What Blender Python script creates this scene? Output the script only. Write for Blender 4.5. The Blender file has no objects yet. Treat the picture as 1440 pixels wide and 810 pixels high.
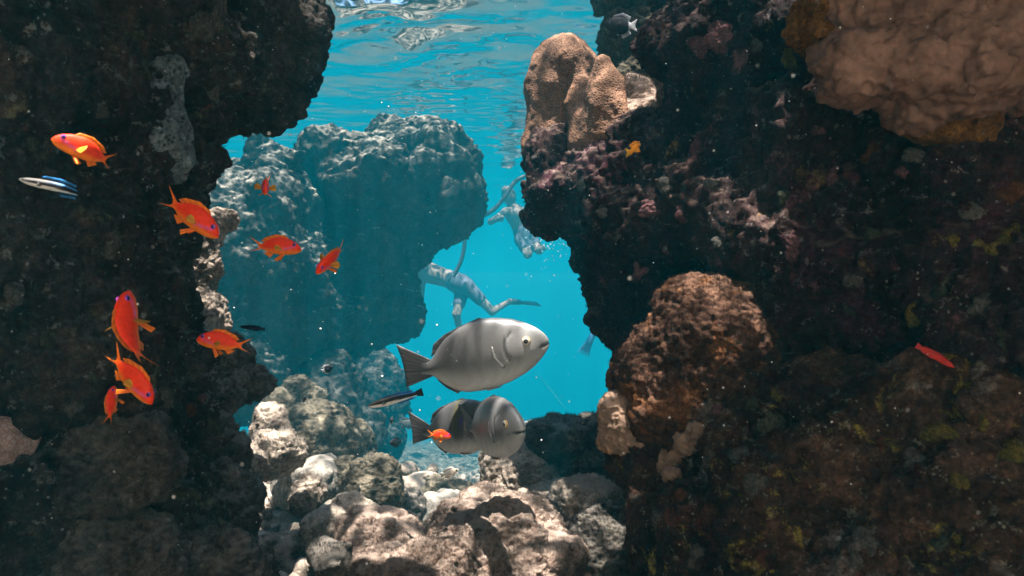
import bpy, math, random
import numpy as np
from mathutils import Vector, Matrix

R = math.radians
scene = bpy.context.scene
col = scene.collection

# ------------------------------------------------------------------ camera, sky, sun, exposure
cam = bpy.data.cameras.new("camera")
cam.lens = 24.0; cam.sensor_width = 36.0
cam.clip_start = 0.02; cam.clip_end = 500
cam.dof.use_dof = True; cam.dof.focus_distance = 1.75; cam.dof.aperture_fstop = 9.0
cam_o = bpy.data.objects.new("camera", cam); col.objects.link(cam_o)
cam_o.location = (0, 0, 0); cam_o.rotation_euler = (R(90), 0, 0)
scene.camera = cam_o

SUN_EL, SUN_AZ = 78.0, 166.0          # azimuth clockwise from +Y: the sun stands high, a little behind the viewpoint
world = bpy.data.worlds.new("World"); scene.world = world
world.use_nodes = True
wn = world.node_tree
bg = wn.nodes['Background']; bg.inputs['Strength'].default_value = 0.10
sky = wn.nodes.new('ShaderNodeTexSky'); sky.sky_type = 'NISHITA'; sky.sun_disc = False
sky.sun_elevation = R(SUN_EL); sky.sun_rotation = R(SUN_AZ)
wn.links.new(sky.outputs[0], bg.inputs['Color'])

sun = bpy.data.lights.new("sun", 'SUN'); sun.energy = 5.0; sun.angle = R(0.5); sun.color = (1.0, 0.95, 0.88)
sun_o = bpy.data.objects.new("sun", sun); col.objects.link(sun_o)
to_sun = Vector((math.sin(R(SUN_AZ))*math.cos(R(SUN_EL)), math.cos(R(SUN_AZ))*math.cos(R(SUN_EL)), math.sin(R(SUN_EL))))
sun_o.rotation_euler = to_sun.to_track_quat('Z', 'Y').to_euler()
sun_o.location = to_sun*30

vs = scene.view_settings
vs.view_transform = 'Standard'; vs.look = 'None'; vs.exposure = 1.08; vs.gamma = 1.0; vs.use_curve_mapping = False
scene.cycles.max_bounces = 8; scene.cycles.volume_bounces = 2; scene.cycles.diffuse_bounces = 3
scene.cycles.transparent_max_bounces = 12
scene.cycles.use_denoising = True
scene.cycles.sample_clamp_indirect = 4.0

SURF = 1.80                            # water surface above the camera
HAZE_DENSITY = 0.053
HAZE_COLOR = (0.002, 0.280, 0.384, 1)

# ------------------------------------------------------------------ numpy noise
_lat = {}
def _lattice(seed):
    if seed not in _lat:
        _lat[seed] = np.random.default_rng(seed).uniform(-1, 1, 32*32*32).astype(np.float32)
    return _lat[seed]
def vnoise(p, seed=0):
    T = _lattice(seed)
    i = np.floor(p).astype(np.int32); f = (p - i).astype(np.float32)
    f = f*f*f*(f*(f*6-15)+10)
    x0, y0, z0 = (i[:, 0] & 31), (i[:, 1] & 31), (i[:, 2] & 31)
    x1, y1, z1 = (x0+1) & 31, (y0+1) & 31, (z0+1) & 31
    def g(a, b, c): return T[(a*32+b)*32+c]
    fx, fy, fz = f[:, 0], f[:, 1], f[:, 2]
    a = g(x0,y0,z0)*(1-fx)+g(x1,y0,z0)*fx
    b = g(x0,y1,z0)*(1-fx)+g(x1,y1,z0)*fx
    c = g(x0,y0,z1)*(1-fx)+g(x1,y0,z1)*fx
    d = g(x0,y1,z1)*(1-fx)+g(x1,y1,z1)*fx
    return (a*(1-fy)+b*fy)*(1-fz)+(c*(1-fy)+d*fy)*fz
_rot = np.array(Matrix.Rotation(0.7, 3, Vector((1, 2, 3)).normalized()), dtype=np.float32)
def fbm(p, octv=4, seed=0, gain=.5):
    s = 0; a = 1.0; q = p
    for k in range(octv):
        s = s + a*vnoise(q, seed+k); a *= gain; q = (q@_rot)*2.03 + 5.1
    return s
def billow(p, octv=3, seed=0, gain=.5):
    s = 0; a = 1.0; q = p
    for k in range(octv):
        s = s + a*(1-2*np.abs(vnoise(q, seed+k))); a *= gain; q = (q@_rot)*2.1 + 3.7
    return s                                  # high on ridges
def worley(p, seed=0):
    J = np.random.default_rng(900+seed).uniform(0, 1, (4096, 3)).astype(np.float32)
    i = np.floor(p).astype(np.int32); f = (p-i).astype(np.float32)
    F1 = np.full(len(p), 9., np.float32); F2 = F1.copy()
    for a in (-1, 0, 1):
        for b in (-1, 0, 1):
            for c in (-1, 0, 1):
                h = (((i[:,0]+a) & 15)*16+((i[:,1]+b) & 15))*16+((i[:,2]+c) & 15)
                d = J[h] + np.array([a, b, c], np.float32) - f
                d = (d*d).sum(1)
                F2 = np.minimum(F2, np.maximum(F1, d)); F1 = np.minimum(F1, d)
    return np.sqrt(F1), np.sqrt(F2)

# ------------------------------------------------------------------ signed-distance rocks -> meshes
def P(px, py, Y):
    return np.array([(px-720)/960*Y, Y, (405-py)/960*Y], np.float32)
def LP(px, py, Y, rpx, ry=None, rz=None):
    """a lump of rock seen at photo position px,py, Y metres away, with radius rpx (photo pixels at that distance)"""
    r = rpx/960*Y
    return (P(px, py, Y), np.array([r, r if ry is None else ry, r if rz is None else rz/960*Y], np.float32))
def LM(x, y, z, rx, ry=None, rz=None):
    return (np.array([x, y, z], np.float32), np.array([rx, ry or rx, rz or rx], np.float32))

def sdf_field(pts, lumps, k):
    d = None
    for c, r in lumps:
        q = (pts-c)/r
        k0 = np.sqrt((q*q).sum(1)); q2 = q/r
        k1 = np.sqrt((q2*q2).sum(1))+1e-6
        e = k0*(k0-1)/k1
        if d is None: d = e
        else:
            h = np.maximum(k-np.abs(d-e), 0)/k
            d = np.minimum(d, e) - h*h*k*.25
    return d

def surface_nets(f, org, h):
    s = f < 0
    n = s.shape
    cnt = np.zeros([m-1 for m in n], np.int8)
    for a in (0, 1):
        for b in (0, 1):
            for c in (0, 1):
                cnt += s[a:n[0]-1+a, b:n[1]-1+b, c:n[2]-1+c]
    act = (cnt > 0) & (cnt < 8)
    ijk = np.argwhere(act)
    ids = np.full(act.shape, -1, np.int64); ids[act] = np.arange(len(ijk))
    co = [(a, b, c) for a in (0, 1) for b in (0, 1) for c in (0, 1)]
    V = {o: f[ijk[:,0]+o[0], ijk[:,1]+o[1], ijk[:,2]+o[2]] for o in co}
    acc = np.zeros((len(ijk), 3), np.float32); num = np.zeros(len(ijk), np.float32)
    for o in co:
        for ax in range(3):
            if o[ax]: continue
            o2 = list(o); o2[ax] = 1; o2 = tuple(o2)
            va, vb = V[o], V[o2]
            m = (va < 0) != (vb < 0)
            t = np.where(m, va/np.where(m, va-vb, 1), 0)
            p = np.zeros((len(ijk), 3), np.float32); p[:] = o; p[:, ax] = t
            acc += p*m[:, None]; num += m
    v = (ijk + acc/num[:, None])*h + org
    faces = []
    for ax in range(3):
        sl0 = [slice(None)]*3; sl1 = [slice(None)]*3
        sl0[ax] = slice(0, n[ax]-1); sl1[ax] = slice(1, n[ax])
        cr = s[tuple(sl0)] != s[tuple(sl1)]
        b, c = (ax+1) % 3, (ax+2) % 3
        e = np.argwhere(cr)
        e = e[(e[:, b] > 0) & (e[:, c] > 0) & (e[:, b] < n[b]-1) & (e[:, c] < n[c]-1)]
        ins = s[e[:,0], e[:,1], e[:,2]]
        def cell(db, dc):
            q = e.copy(); q[:, b] += db; q[:, c] += dc
            return ids[q[:,0], q[:,1], q[:,2]]
        q = np.stack([cell(-1,-1), cell(0,-1), cell(0,0), cell(-1,0)], 1)
        q[~ins] = q[~ins][:, ::-1]
        faces.append(q)
    F = np.concatenate(faces)
    F = F[(F >= 0).all(1)]
    return v.astype(np.float32), F

def mesh_from(name, v, F):
    me = bpy.data.meshes.new(name)
    me.vertices.add(len(v)); me.vertices.foreach_set('co', v.astype(np.float32).ravel())
    k = F.shape[1]
    me.loops.add(F.size); me.loops.foreach_set('vertex_index', F.astype(np.int32).ravel())
    me.polygons.add(len(F))
    me.polygons.foreach_set('loop_start', np.arange(0, F.size, k, dtype=np.int32))
    me.polygons.foreach_set('use_smooth', np.ones(len(F), bool))
    me.update(calc_edges=True); me.validate()
    return me
def get_vn(me):
    n = len(me.vertices)
    v = np.empty(n*3, np.float32); me.vertices.foreach_get('co', v)
    w = np.empty(n*3, np.float32); me.vertex_normals.foreach_get('vector', w)
    return v.reshape(-1, 3), w.reshape(-1, 3)

def subdivide(v, F):
    """one Catmull-Clark step on a closed quad mesh"""
    fp = v[F].mean(1)
    e = np.stack([F, np.roll(F, -1, 1)], 2).reshape(-1, 2)
    key = np.sort(e, 1); key = key[:, 0].astype(np.int64)*len(v)+key[:, 1]
    uk, first, inv, cnt = np.unique(key, return_index=True, return_inverse=True, return_counts=True)
    eu = e[first]
    fi = np.repeat(np.arange(len(F)), 4)
    fs = np.stack([np.bincount(inv, fp[fi, k], len(uk)) for k in range(3)], 1)
    mid = v[eu].mean(1)
    ep = (mid*2 + fs)/(2+cnt)[:, None]
    val = np.bincount(F.ravel(), minlength=len(v)).astype(np.float32)
    Fa = np.stack([np.bincount(F.ravel(), np.repeat(fp[:, k], 4), len(v)) for k in range(3)], 1)/np.maximum(val, 1)[:, None]
    ne = np.bincount(eu.ravel(), minlength=len(v)).astype(np.float32)
    Ra = np.stack([np.bincount(eu.ravel(), np.repeat(mid[:, k], 2), len(v)) for k in range(3)], 1)/np.maximum(ne, 1)[:, None]
    n = np.maximum(val, 3)[:, None]
    vp = (Fa + 2*Ra + (n-3)*v)/n
    nv, nf = len(v), len(F)
    V = np.concatenate([vp, fp, ep]).astype(np.float32)
    ei = nv+nf+inv.reshape(-1, 4)
    c = nv+np.arange(nf)
    Q = np.concatenate([np.stack([F[:, k], ei[:, k], c, ei[:, (k-1) % 4]], 1) for k in range(4)])
    return V, Q

def fine(v, n, style, s, seed):
    """small relief by kind of surface; s scales the feature size (metres ~ s)"""
    if style == 'craggy':
        w = v + 0.35*s*np.stack([vnoise(v*(1.6/s), seed+20+k) for k in range(3)], 1)
        d = .30*billow(w/s, 3, seed) + .16*fbm(v*(4/s), 3, seed+5)
        F1, F2 = worley(w*(1.7/s), seed)
        d += .22*np.clip(1-F1*1.25, 0, 1) - .16*np.clip(.30-(F2-F1), 0, .3)/.3
        pit, _ = worley(v*(3.4/s), seed+3)
        d -= .20*np.clip(.34-pit, 0, 1)/.34*(vnoise(v*(.8/s), seed+9) > -.1)
        return d*s*.55
    if style == 'knobbly':
        w = v + 0.2*s*np.stack([vnoise(v*(1.2/s), seed+20+k) for k in range(3)], 1)
        F1, F2 = worley(w/s*.9, seed)
        d = .75*np.sqrt(np.clip(1-F1*F1*1.5, 0, 1)) + .12*billow(v*(3/s), 2, seed)
        return d*s*.6
    if style == 'smooth':
        return (.35*vnoise(v/s, seed)+.10*fbm(v*(3/s), 2, seed+2))*s*.4
    if style == 'turf':
        F1, _ = worley(v*(1.3/s), seed)
        G1, _ = worley(v*(2.9/s), seed+2)
        d = .28*billow(v/s, 2, seed)+.28*fbm(v*(3.0/s), 3, seed+4)+.34*np.clip(1-F1*1.3, 0, 1)+.16*np.clip(1-G1*1.4, 0, 1)
        return d*s*.55
    if style == 'maze':
        n1 = vnoise(v*(1.0/s), seed)+.5*vnoise(v*(.5/s), seed+1)
        return np.clip(1-np.abs(n1)*3.2, 0, 1)*s*.5 + .1*s*vnoise(v*(.3/s), seed+3)
    if style == 'honeycomb':
        F1, F2 = worley(v/s, seed)
        return (np.clip((F1-.2)*1.8, 0, .8))*s*.75
    return 0

def rock_mesh(name, lumps, vox, k=.06, warp=(.04, 3.0), rough=(.05, 4.0), style='craggy', s=.06, seed=0, sub=1, tuft=None):
    lo = np.min([c-r for c, r in lumps], 0)-.10-rough[0]*2-warp[0]; hi = np.max([c+r for c, r in lumps], 0)+.10+rough[0]*2+warp[0]
    n = np.maximum(((hi-lo)/vox).astype(int)+2, 4)
    ax = [lo[i]+np.arange(n[i], dtype=np.float32)*vox for i in range(3)]
    # coarse pass to find the band, then the full field near it
    st = 3
    axc = [a[::st] for a in ax]
    g = np.stack(np.meshgrid(*axc, indexing='ij'), -1).reshape(-1, 3)
    dc = sdf_field(g, lumps, k).reshape([len(a) for a in axc])
    band = rough[0]*2.2+warp[0]*1.6+vox*st*2.2
    rep = np.repeat(np.repeat(np.repeat(dc, st, 0), st, 1), st, 2)[:n[0], :n[1], :n[2]].copy()
    idx = np.argwhere(np.abs(rep) < band)
    pts = np.stack([ax[i][idx[:, i]] for i in range(3)], 1)
    q = pts + warp[0]*np.stack([vnoise(pts*warp[1], seed+31+j)+.4*vnoise(pts*warp[1]*2.3, seed+41+j) for j in range(3)], 1)
    d = sdf_field(q, lumps, k)
    d = d - rough[0]*(.55*billow(pts*rough[1], 3, seed+11)+.5*fbm(pts*rough[1]*1.7, 3, seed+15))
    rep[idx[:,0], idx[:,1], idx[:,2]] = d
    rep[0]=rep[-1]=1; rep[:,0]=rep[:,-1]=1; rep[:,:,0]=rep[:,:,-1]=1
    v, F = surface_nets(rep, lo, vox)
    for _ in range(sub): v, F = subdivide(v, F)
    me = mesh_from(name, v, F)
    v, nn = get_vn(me)
    v = v + nn*np.asarray(fine(v, nn, style, s, seed))[:, None]
    if tuft:                                   # short filaments of turf algae growing out of the rock
        rng = np.random.default_rng(seed); cnt, ln = tuft
        ok = np.where(nn[:, 1] < .35)[0]; pick = rng.choice(ok, min(cnt, len(ok)), replace=False)
        pick = pick[vnoise(v[pick]*9, seed+60)+.5*vnoise(v[pick]*22, seed+61) > -.15]
        b = v[pick]; n_ = nn[pick]; L = ln*rng.uniform(.35, 1.2, len(pick))[:, None]
        t1 = np.cross(n_, rng.normal(size=b.shape)); t1 /= np.linalg.norm(t1, axis=1)[:, None]+1e-6; t2 = np.cross(n_, t1)
        tip = b+n_*L+rng.normal(size=b.shape)*L*.4+np.array([0, 0, .25])*L
        w = L*rng.uniform(.10, .22, len(pick))[:, None]
        ring = [(b-n_*w+(t1*math.cos(a)+t2*math.sin(a))*w) for a in (0, 2.1, 4.2)]+[tip+(t1*math.cos(a)+t2*math.sin(a))*w*.25 for a in (0, 2.1, 4.2)]
        T = np.stack(ring, 1).reshape(-1, 3); k0 = len(v)+np.arange(len(pick))*6
        Q = np.concatenate([np.stack([k0+i, k0+(i+1) % 3, k0+(i+1) % 3+3, k0+i+3], 1) for i in range(3)])
        bpy.data.meshes.remove(me)
        me = mesh_from(name, np.concatenate([v, T]), np.concatenate([F, Q]))
        return me
    me.vertices.foreach_set('co', v.astype(np.float32).ravel()); me.update()
    me.name = name
    return me

def tag(o, label=None, cat=None, group=None, kind=None):
    if label: o['label'] = label
    if cat: o['category'] = cat
    if group: o['group'] = group
    if kind: o['kind'] = kind
    return o
def link(name, me, mat, parent=None):
    o = bpy.data.objects.new(name, me)
    if mat is not None:
        me.materials.clear()
        for m in (mat if isinstance(mat, (list, tuple)) else [mat]): me.materials.append(m)
    col.objects.link(o)
    if parent: o.parent = parent
    return o

# ------------------------------------------------------------------ materials
class NT:
    def __init__(s, name):
        s.m = bpy.data.materials.new(name); s.m.use_nodes = True
        s.t = s.m.node_tree; s.b = s.t.nodes['Principled BSDF']; s.out = s.t.nodes['Material Output']
        s.co = s.t.nodes.new('ShaderNodeTexCoord').outputs['Object']
    def n(s, typ, **kw):
        x = s.t.nodes.new(typ)
        for k, v in kw.items(): setattr(x, k, v)
        return x
    def l(s, a, b): s.t.links.new(a, b)
    def noise(s, scale, detail=6, rough=.6, off=0, dist=0):
        mp = s.n('ShaderNodeMapping'); mp.inputs['Location'].default_value = (off*1.7, off*.9, off*2.3)
        s.l(s.co, mp.inputs['Vector'])
        x = s.n('ShaderNodeTexNoise'); x.inputs['Scale'].default_value = scale; x.inputs['Detail'].default_value = detail
        x.inputs['Roughness'].default_value = rough; x.inputs['Distortion'].default_value = dist
        s.l(mp.outputs[0], x.inputs['Vector']); return x.outputs['Fac']
    def voro(s, scale, feature='F1', out='Distance', rand=1.0):
        x = s.n('ShaderNodeTexVoronoi', feature=feature); x.inputs['Scale'].default_value = scale; x.inputs['Randomness'].default_value = rand
        s.l(s.co, x.inputs['Vector']); return x.outputs[out]
    def ramp(s, fac, stops):
        r = s.n('ShaderNodeValToRGB'); e = r.color_ramp.elements
        while len(e) < len(stops): e.new(.5)
        for el, (p, c) in zip(e, stops):
            el.position = p; el.color = (c if len(c) == 4 else (*c, 1)) if isinstance(c, tuple) else (c, c, c, 1)
        s.l(fac, r.inputs[0]); return r.outputs[0]
    def mix(s, fac, a, b, mode='MIX'):
        x = s.n('ShaderNodeMix', data_type='RGBA', blend_type=mode)
        for sock, v in ((x.inputs[0], fac), (x.inputs[6], a), (x.inputs[7], b)):
            if isinstance(v, (int, float)): sock.default_value = v
            elif isinstance(v, tuple): sock.default_value = (*v, 1)
            else: s.l(v, sock)
        return x.outputs[2]
    def math(s, op, a, b=None):
        x = s.n('ShaderNodeMath', operation=op)
        for sock, v in zip(x.inputs, (a, b)):
            if v is None: continue
            if isinstance(v, (int, float)): sock.default_value = v
            else: s.l(v, sock)
        return x.outputs[0]
    def bump(s, h, strength, dist, prev=None):
        x = s.n('ShaderNodeBump'); x.inputs['Strength'].default_value = strength; x.inputs['Distance'].default_value = dist
        s.l(h, x.inputs['Height'])
        if prev is not None: s.l(prev, x.inputs['Normal'])
        return x.outputs[0]
    def done(s, color, rough=.9, nrm=None, spec=.15):
        if isinstance(color, tuple): s.b.inputs['Base Color'].default_value = (*color, 1)
        else: s.l(color, s.b.inputs['Base Color'])
        if isinstance(rough, (int, float)): s.b.inputs['Roughness'].default_value = rough
        else: s.l(rough, s.b.inputs['Roughness'])
        s.b.inputs['Specular IOR Level'].default_value = spec
        if nrm is not None: s.l(nrm, s.b.inputs['Normal'])
        return s.m

def reef_mat(name, dark, light, patches=(), scale=1.0, sediment=None, specks=None, bump=1.0, pits=0):
    m = NT(name)
    big = m.noise(5*scale, 8, .65); mid = m.noise(19*scale, 8, .7, 3); small = m.noise(70*scale, 7, .75, 5); grain = m.noise(190*scale, 5, .75, 8)
    c = m.mix(m.ramp(big, [(.34, 0.), (.66, 1.)]), dark, light)
    mult = m.ramp(mid, [(.30, .4), (.5, 1.), (.70, 1.9)])
    c = m.mix(1., c, mult, 'MULTIPLY')
    for i, (pc, sc, th, amt) in enumerate(patches):
        f = m.ramp(m.noise(sc*scale, 7, .72, 11+7*i, .4), [(th, 0.), (th+.07, amt)])
        c = m.mix(f, c, pc)
    c = m.mix(1., c, m.ramp(small, [(.30, .38), (.5, 1.), (.70, 1.85)]), 'MULTIPLY')
    c = m.mix(1., c, m.ramp(grain, [(.32, .55), (.5, 1.), (.68, 1.55)]), 'MULTIPLY')
    if sediment:
        g = m.n('ShaderNodeNewGeometry'); sp = m.n('ShaderNodeSeparateXYZ'); m.l(g.outputs['Normal'], sp.inputs[0])
        up = m.math('ADD', sp.outputs[2], m.math('MULTIPLY', m.math('SUBTRACT', mid, .5), 1.4))
        f = m.ramp(up, [(.45, 0.), (.95, sediment[1])])
        c = m.mix(f, c, sediment[0])
    if specks:
        v2 = m.ramp(m.noise(34*scale, 4, .8, 31), [(.60, 0.), (.66, .75)]); c = m.mix(v2, c, specks)
        v = m.voro(60*scale)
        f = m.ramp(v, [(.0, 1.), (.12, 1.), (.16, 0.)])
        f = m.mix(1., f, m.ramp(m.noise(9*scale, 3, .5, 23), [(.52, 0.), (.60, 1.)]), 'MULTIPLY')
        c = m.mix(f, c, specks)
    if pits:
        c = m.mix(1., c, m.ramp(m.voro(pits), [(.12, .18), (.42, 1.15)]), 'MULTIPLY')
    n1 = m.bump(mid, .5*bump, .02/scale)
    n2 = m.bump(grain, .7*bump, .006/scale, m.bump(small, .9*bump, .016/scale, n1))
    n3 = m.bump(m.voro(110*scale), .35*bump, .004/scale, n2)
    return m.done(c, .92, n3, .1)

M = {}
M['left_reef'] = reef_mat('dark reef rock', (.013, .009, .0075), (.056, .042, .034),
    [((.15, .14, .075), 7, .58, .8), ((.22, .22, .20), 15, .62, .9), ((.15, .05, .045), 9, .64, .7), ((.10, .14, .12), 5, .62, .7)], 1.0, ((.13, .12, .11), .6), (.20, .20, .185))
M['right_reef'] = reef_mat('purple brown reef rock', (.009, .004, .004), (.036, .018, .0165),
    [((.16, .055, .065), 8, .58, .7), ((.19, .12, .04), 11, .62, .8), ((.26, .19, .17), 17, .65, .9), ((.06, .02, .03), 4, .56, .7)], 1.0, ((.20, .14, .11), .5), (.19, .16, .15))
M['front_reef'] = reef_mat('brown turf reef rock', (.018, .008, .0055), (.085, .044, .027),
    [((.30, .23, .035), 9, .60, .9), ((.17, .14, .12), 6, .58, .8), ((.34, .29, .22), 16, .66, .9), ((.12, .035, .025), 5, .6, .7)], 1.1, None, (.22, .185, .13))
M['orange_turf'] = reef_mat('rusty turf algae rock', (.030, .015, .010), (.11, .055, .036),
    [((.26, .10, .03), 6, .55, .55), ((.34, .26, .21), 15, .66, .8)], 1.3, ((.26, .14, .085), .45), None, 1.4)
M['head_reef'] = reef_mat('weathered coral rock', (.012, .012, .012), (.036, .035, .032),
    [((.11, .10, .085), 8, .62, .6)], .8, ((.24, .22, .185), .8))
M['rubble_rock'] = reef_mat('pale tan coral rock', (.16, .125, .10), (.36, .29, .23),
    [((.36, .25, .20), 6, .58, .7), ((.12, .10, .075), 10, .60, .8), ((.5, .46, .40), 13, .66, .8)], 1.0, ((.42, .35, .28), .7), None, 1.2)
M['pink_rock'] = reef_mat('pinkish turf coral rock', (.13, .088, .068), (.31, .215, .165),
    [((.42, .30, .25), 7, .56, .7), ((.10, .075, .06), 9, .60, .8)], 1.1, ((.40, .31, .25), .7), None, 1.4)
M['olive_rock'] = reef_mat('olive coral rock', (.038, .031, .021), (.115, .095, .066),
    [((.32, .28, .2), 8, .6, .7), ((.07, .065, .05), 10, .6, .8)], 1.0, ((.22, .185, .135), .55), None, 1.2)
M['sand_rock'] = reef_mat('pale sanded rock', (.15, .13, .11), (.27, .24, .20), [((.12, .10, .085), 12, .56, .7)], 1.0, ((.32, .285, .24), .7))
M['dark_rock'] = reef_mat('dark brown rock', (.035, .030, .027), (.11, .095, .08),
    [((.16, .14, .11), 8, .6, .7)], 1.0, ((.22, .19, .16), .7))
M['far_reef'] = reef_mat('far reef rock', (.014, .014, .013), (.03, .03, .028), (), .7, ((.10, .09, .08), .4))

def coral_mat(name, c1, c2, cell, cellc, bump=.6, patch=None):
    m = NT(name)
    c = m.mix(m.ramp(m.noise(9, 6, .6), [(.35, 0.), (.68, 1.)]), c1, c2)
    v = m.voro(cell, 'DISTANCE_TO_EDGE')
    if cellc is not None:
        c = m.mix(m.ramp(v, [(.03, 1.), (.16, 0.)]), c, cellc)
    if patch: c = m.mix(m.ramp(m.noise(patch[1], 6, .7, 9), [(patch[2], 0.), (patch[2]+.08, 1.)]), c, patch[0])
    c = m.mix(1., c, m.ramp(m.noise(60, 5, .7, 4), [(.3, .6), (.5, 1.), (.75, 1.4)]), 'MULTIPLY')
    n = m.bump(v, bump, .004)
    n = m.bump(m.noise(130, 4, .6, 2), .35, .003, n)
    return m.done(c, .8, n, .2)
M['lobe_coral'] = coral_mat('brown lobe coral', (.070, .030, .015), (.115, .054, .029), 150, (.17, .09, .052), .9)
M['plate_coral'] = coral_mat('mauve brown plate coral', (.085, .042, .028), (.175, .097, .068), 120, None, .25, ((.06, .032, .024), 6, .54))
M['honey_coral'] = reef_mat('grey blue pitted coral', (.09, .11, .115), (.17, .195, .20), (), 1., None, None, 1., 85)
M['maze_coral'] = coral_mat('tan maze coral', (.15, .095, .065), (.25, .16, .11), 140, None, .4, ((.42, .20, .08), 6, .64))
M['pink_coral'] = coral_mat('pale pink coral', (.22, .17, .16), (.36, .29, .27), 140, (.2, .12, .1), .4)
M['sponge'] = reef_mat('orange sponge', (.07, .028, .008), (.17, .08, .02), [((.15, .12, .10), 12, .58, .8)], 1.6)

# ------------------------------------------------------------------ setting: seabed, water surface, water haze
def grid_axis(lo, hi, c, fine_half, n_f, n_c, pw=2.2):
    f = np.linspace(c-fine_half, c+fine_half, n_f)
    a = c-fine_half-(np.linspace(0, 1, n_c+1)[1:])**pw*(c-fine_half-lo)
    b = c+fine_half+(np.linspace(0, 1, n_c+1)[1:])**pw*(hi-c-fine_half)
    return np.concatenate([a[::-1], f, b])
def grid_mesh(name, xs, ys, zf):
    X, Y = np.meshgrid(xs, ys, indexing='ij')
    p = np.stack([X.ravel(), Y.ravel(), np.zeros(X.size)], 1).astype(np.float32)
    p[:, 2] = zf(p)
    nx, ny = len(xs), len(ys)
    i = (np.arange(nx-1)[:, None]*ny+np.arange(ny-1)[None]).ravel()
    F = np.stack([i, i+ny, i+ny+1, i+1], 1)
    return mesh_from(name, p, F)
def bed_base(x, y):
    z = np.interp(y, [-8, -2.6, -1.6, -.8, 0, 1.2, 1.8, 2.6, 3.2, 4.4, 8, 14, 25, 60], [.95, .8, .3, -.6, -.86, -.86, -.84, -.90, -1.03, -1.60, -2.25, -3.3, -5.7, -13.2])  # unseen rise behind the camera, shaped to bounce sunlight onto the foreground
    rise = np.clip((-x-.25-.12*y)/1.2, 0, 1)**1.2
    z = z + rise*np.interp(y, [0, 1.5, 3, 6, 9], [.25, .35, .42, .6, 0])
    rise2 = np.clip((x-.5-.05*y)/1.2, 0, 1)
    z = z + rise2*np.interp(y, [0, 1.5, 3, 6], [.3, .35, .2, 0])
    return z
def bed_z(p):
    x, y = p[:, 0], p[:, 1]
    z = bed_base(x, y)
    near = np.clip((16-y)/12, .25, 1)
    q = p.copy(); q[:, 2] = 0
    z = z + .10*fbm(q*1.7, 4, 70)*near
    F1, F2 = worley(q*5.5+.1*0, 71)
    z = z + .055*np.sqrt(np.clip(1-F1*F1*2.2, 0, 1))*(vnoise(q*1.3, 72) > -.25)
    F1, F2 = worley(q*13, 73)
    z = z + .022*np.sqrt(np.clip(1-F1*F1*2.0, 0, 1))
    z = z + .012*fbm(q*16, 3, 74)
    return z
xs = grid_axis(-60, 60, 0, 3.0, 300, 90, 2.4); ys = grid_axis(-30, 70, 3.2, 3.4, 340, 100, 2.2)
bed = link('seabed', grid_mesh('seabed', xs, ys, bed_z), None)
def seabed_mat():
    m = NT('seabed sand and rubble')
    a = m.noise(3.5, 8, .65); b = m.noise(16, 8, .7, 4); s = m.noise(90, 5, .7, 6)
    c = m.mix(m.ramp(a, [(.38, 0.), (.62, 1.)]), (.44, .38, .31), (.25, .20, .155))
    c = m.mix(m.ramp(b, [(.50, 0.), (.62, .85)]), c, (.20, .155, .115))
    c = m.mix(m.ramp(m.noise(8, 6, .7, 12), [(.60, 0.), (.66, .8)]), c, (.62, .57, .50))
    # bright coral sand inside the gap gives way to darker rubble out in the lagoon
    sp = m.n('ShaderNodeSeparateXYZ'); m.l(m.co, sp.inputs[0])
    far = m.ramp(m.math('ADD', m.math('MULTIPLY', sp.outputs[1], .1), m.math('MULTIPLY', a, .12)), [(.40, 0.), (.62, 1.)])
    rub = m.mix(m.ramp(b, [(.42, 0.), (.60, 1.)]), (.12, .115, .095), (.045, .043, .036))
    c = m.mix(far, c, rub)
    c = m.mix(1., c, m.ramp(s, [(.25, .6), (.5, 1.), (.75, 1.35)]), 'MULTIPLY')
    c = m.mix(m.ramp(m.math('MULTIPLY', sp.outputs[1], -1.), [(.0, 0.), (.5, 1.)]), c, (.62, .55, .46))  # sand behind the camera brightened as a reflector for warm fill
    n = m.bump(b, .6, .03); n = m.bump(s, .6, .008, n)
    return m.done(c, .95, n, .1)
bed.data.materials.append(seabed_mat()); tag(bed, kind='structure')

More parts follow.
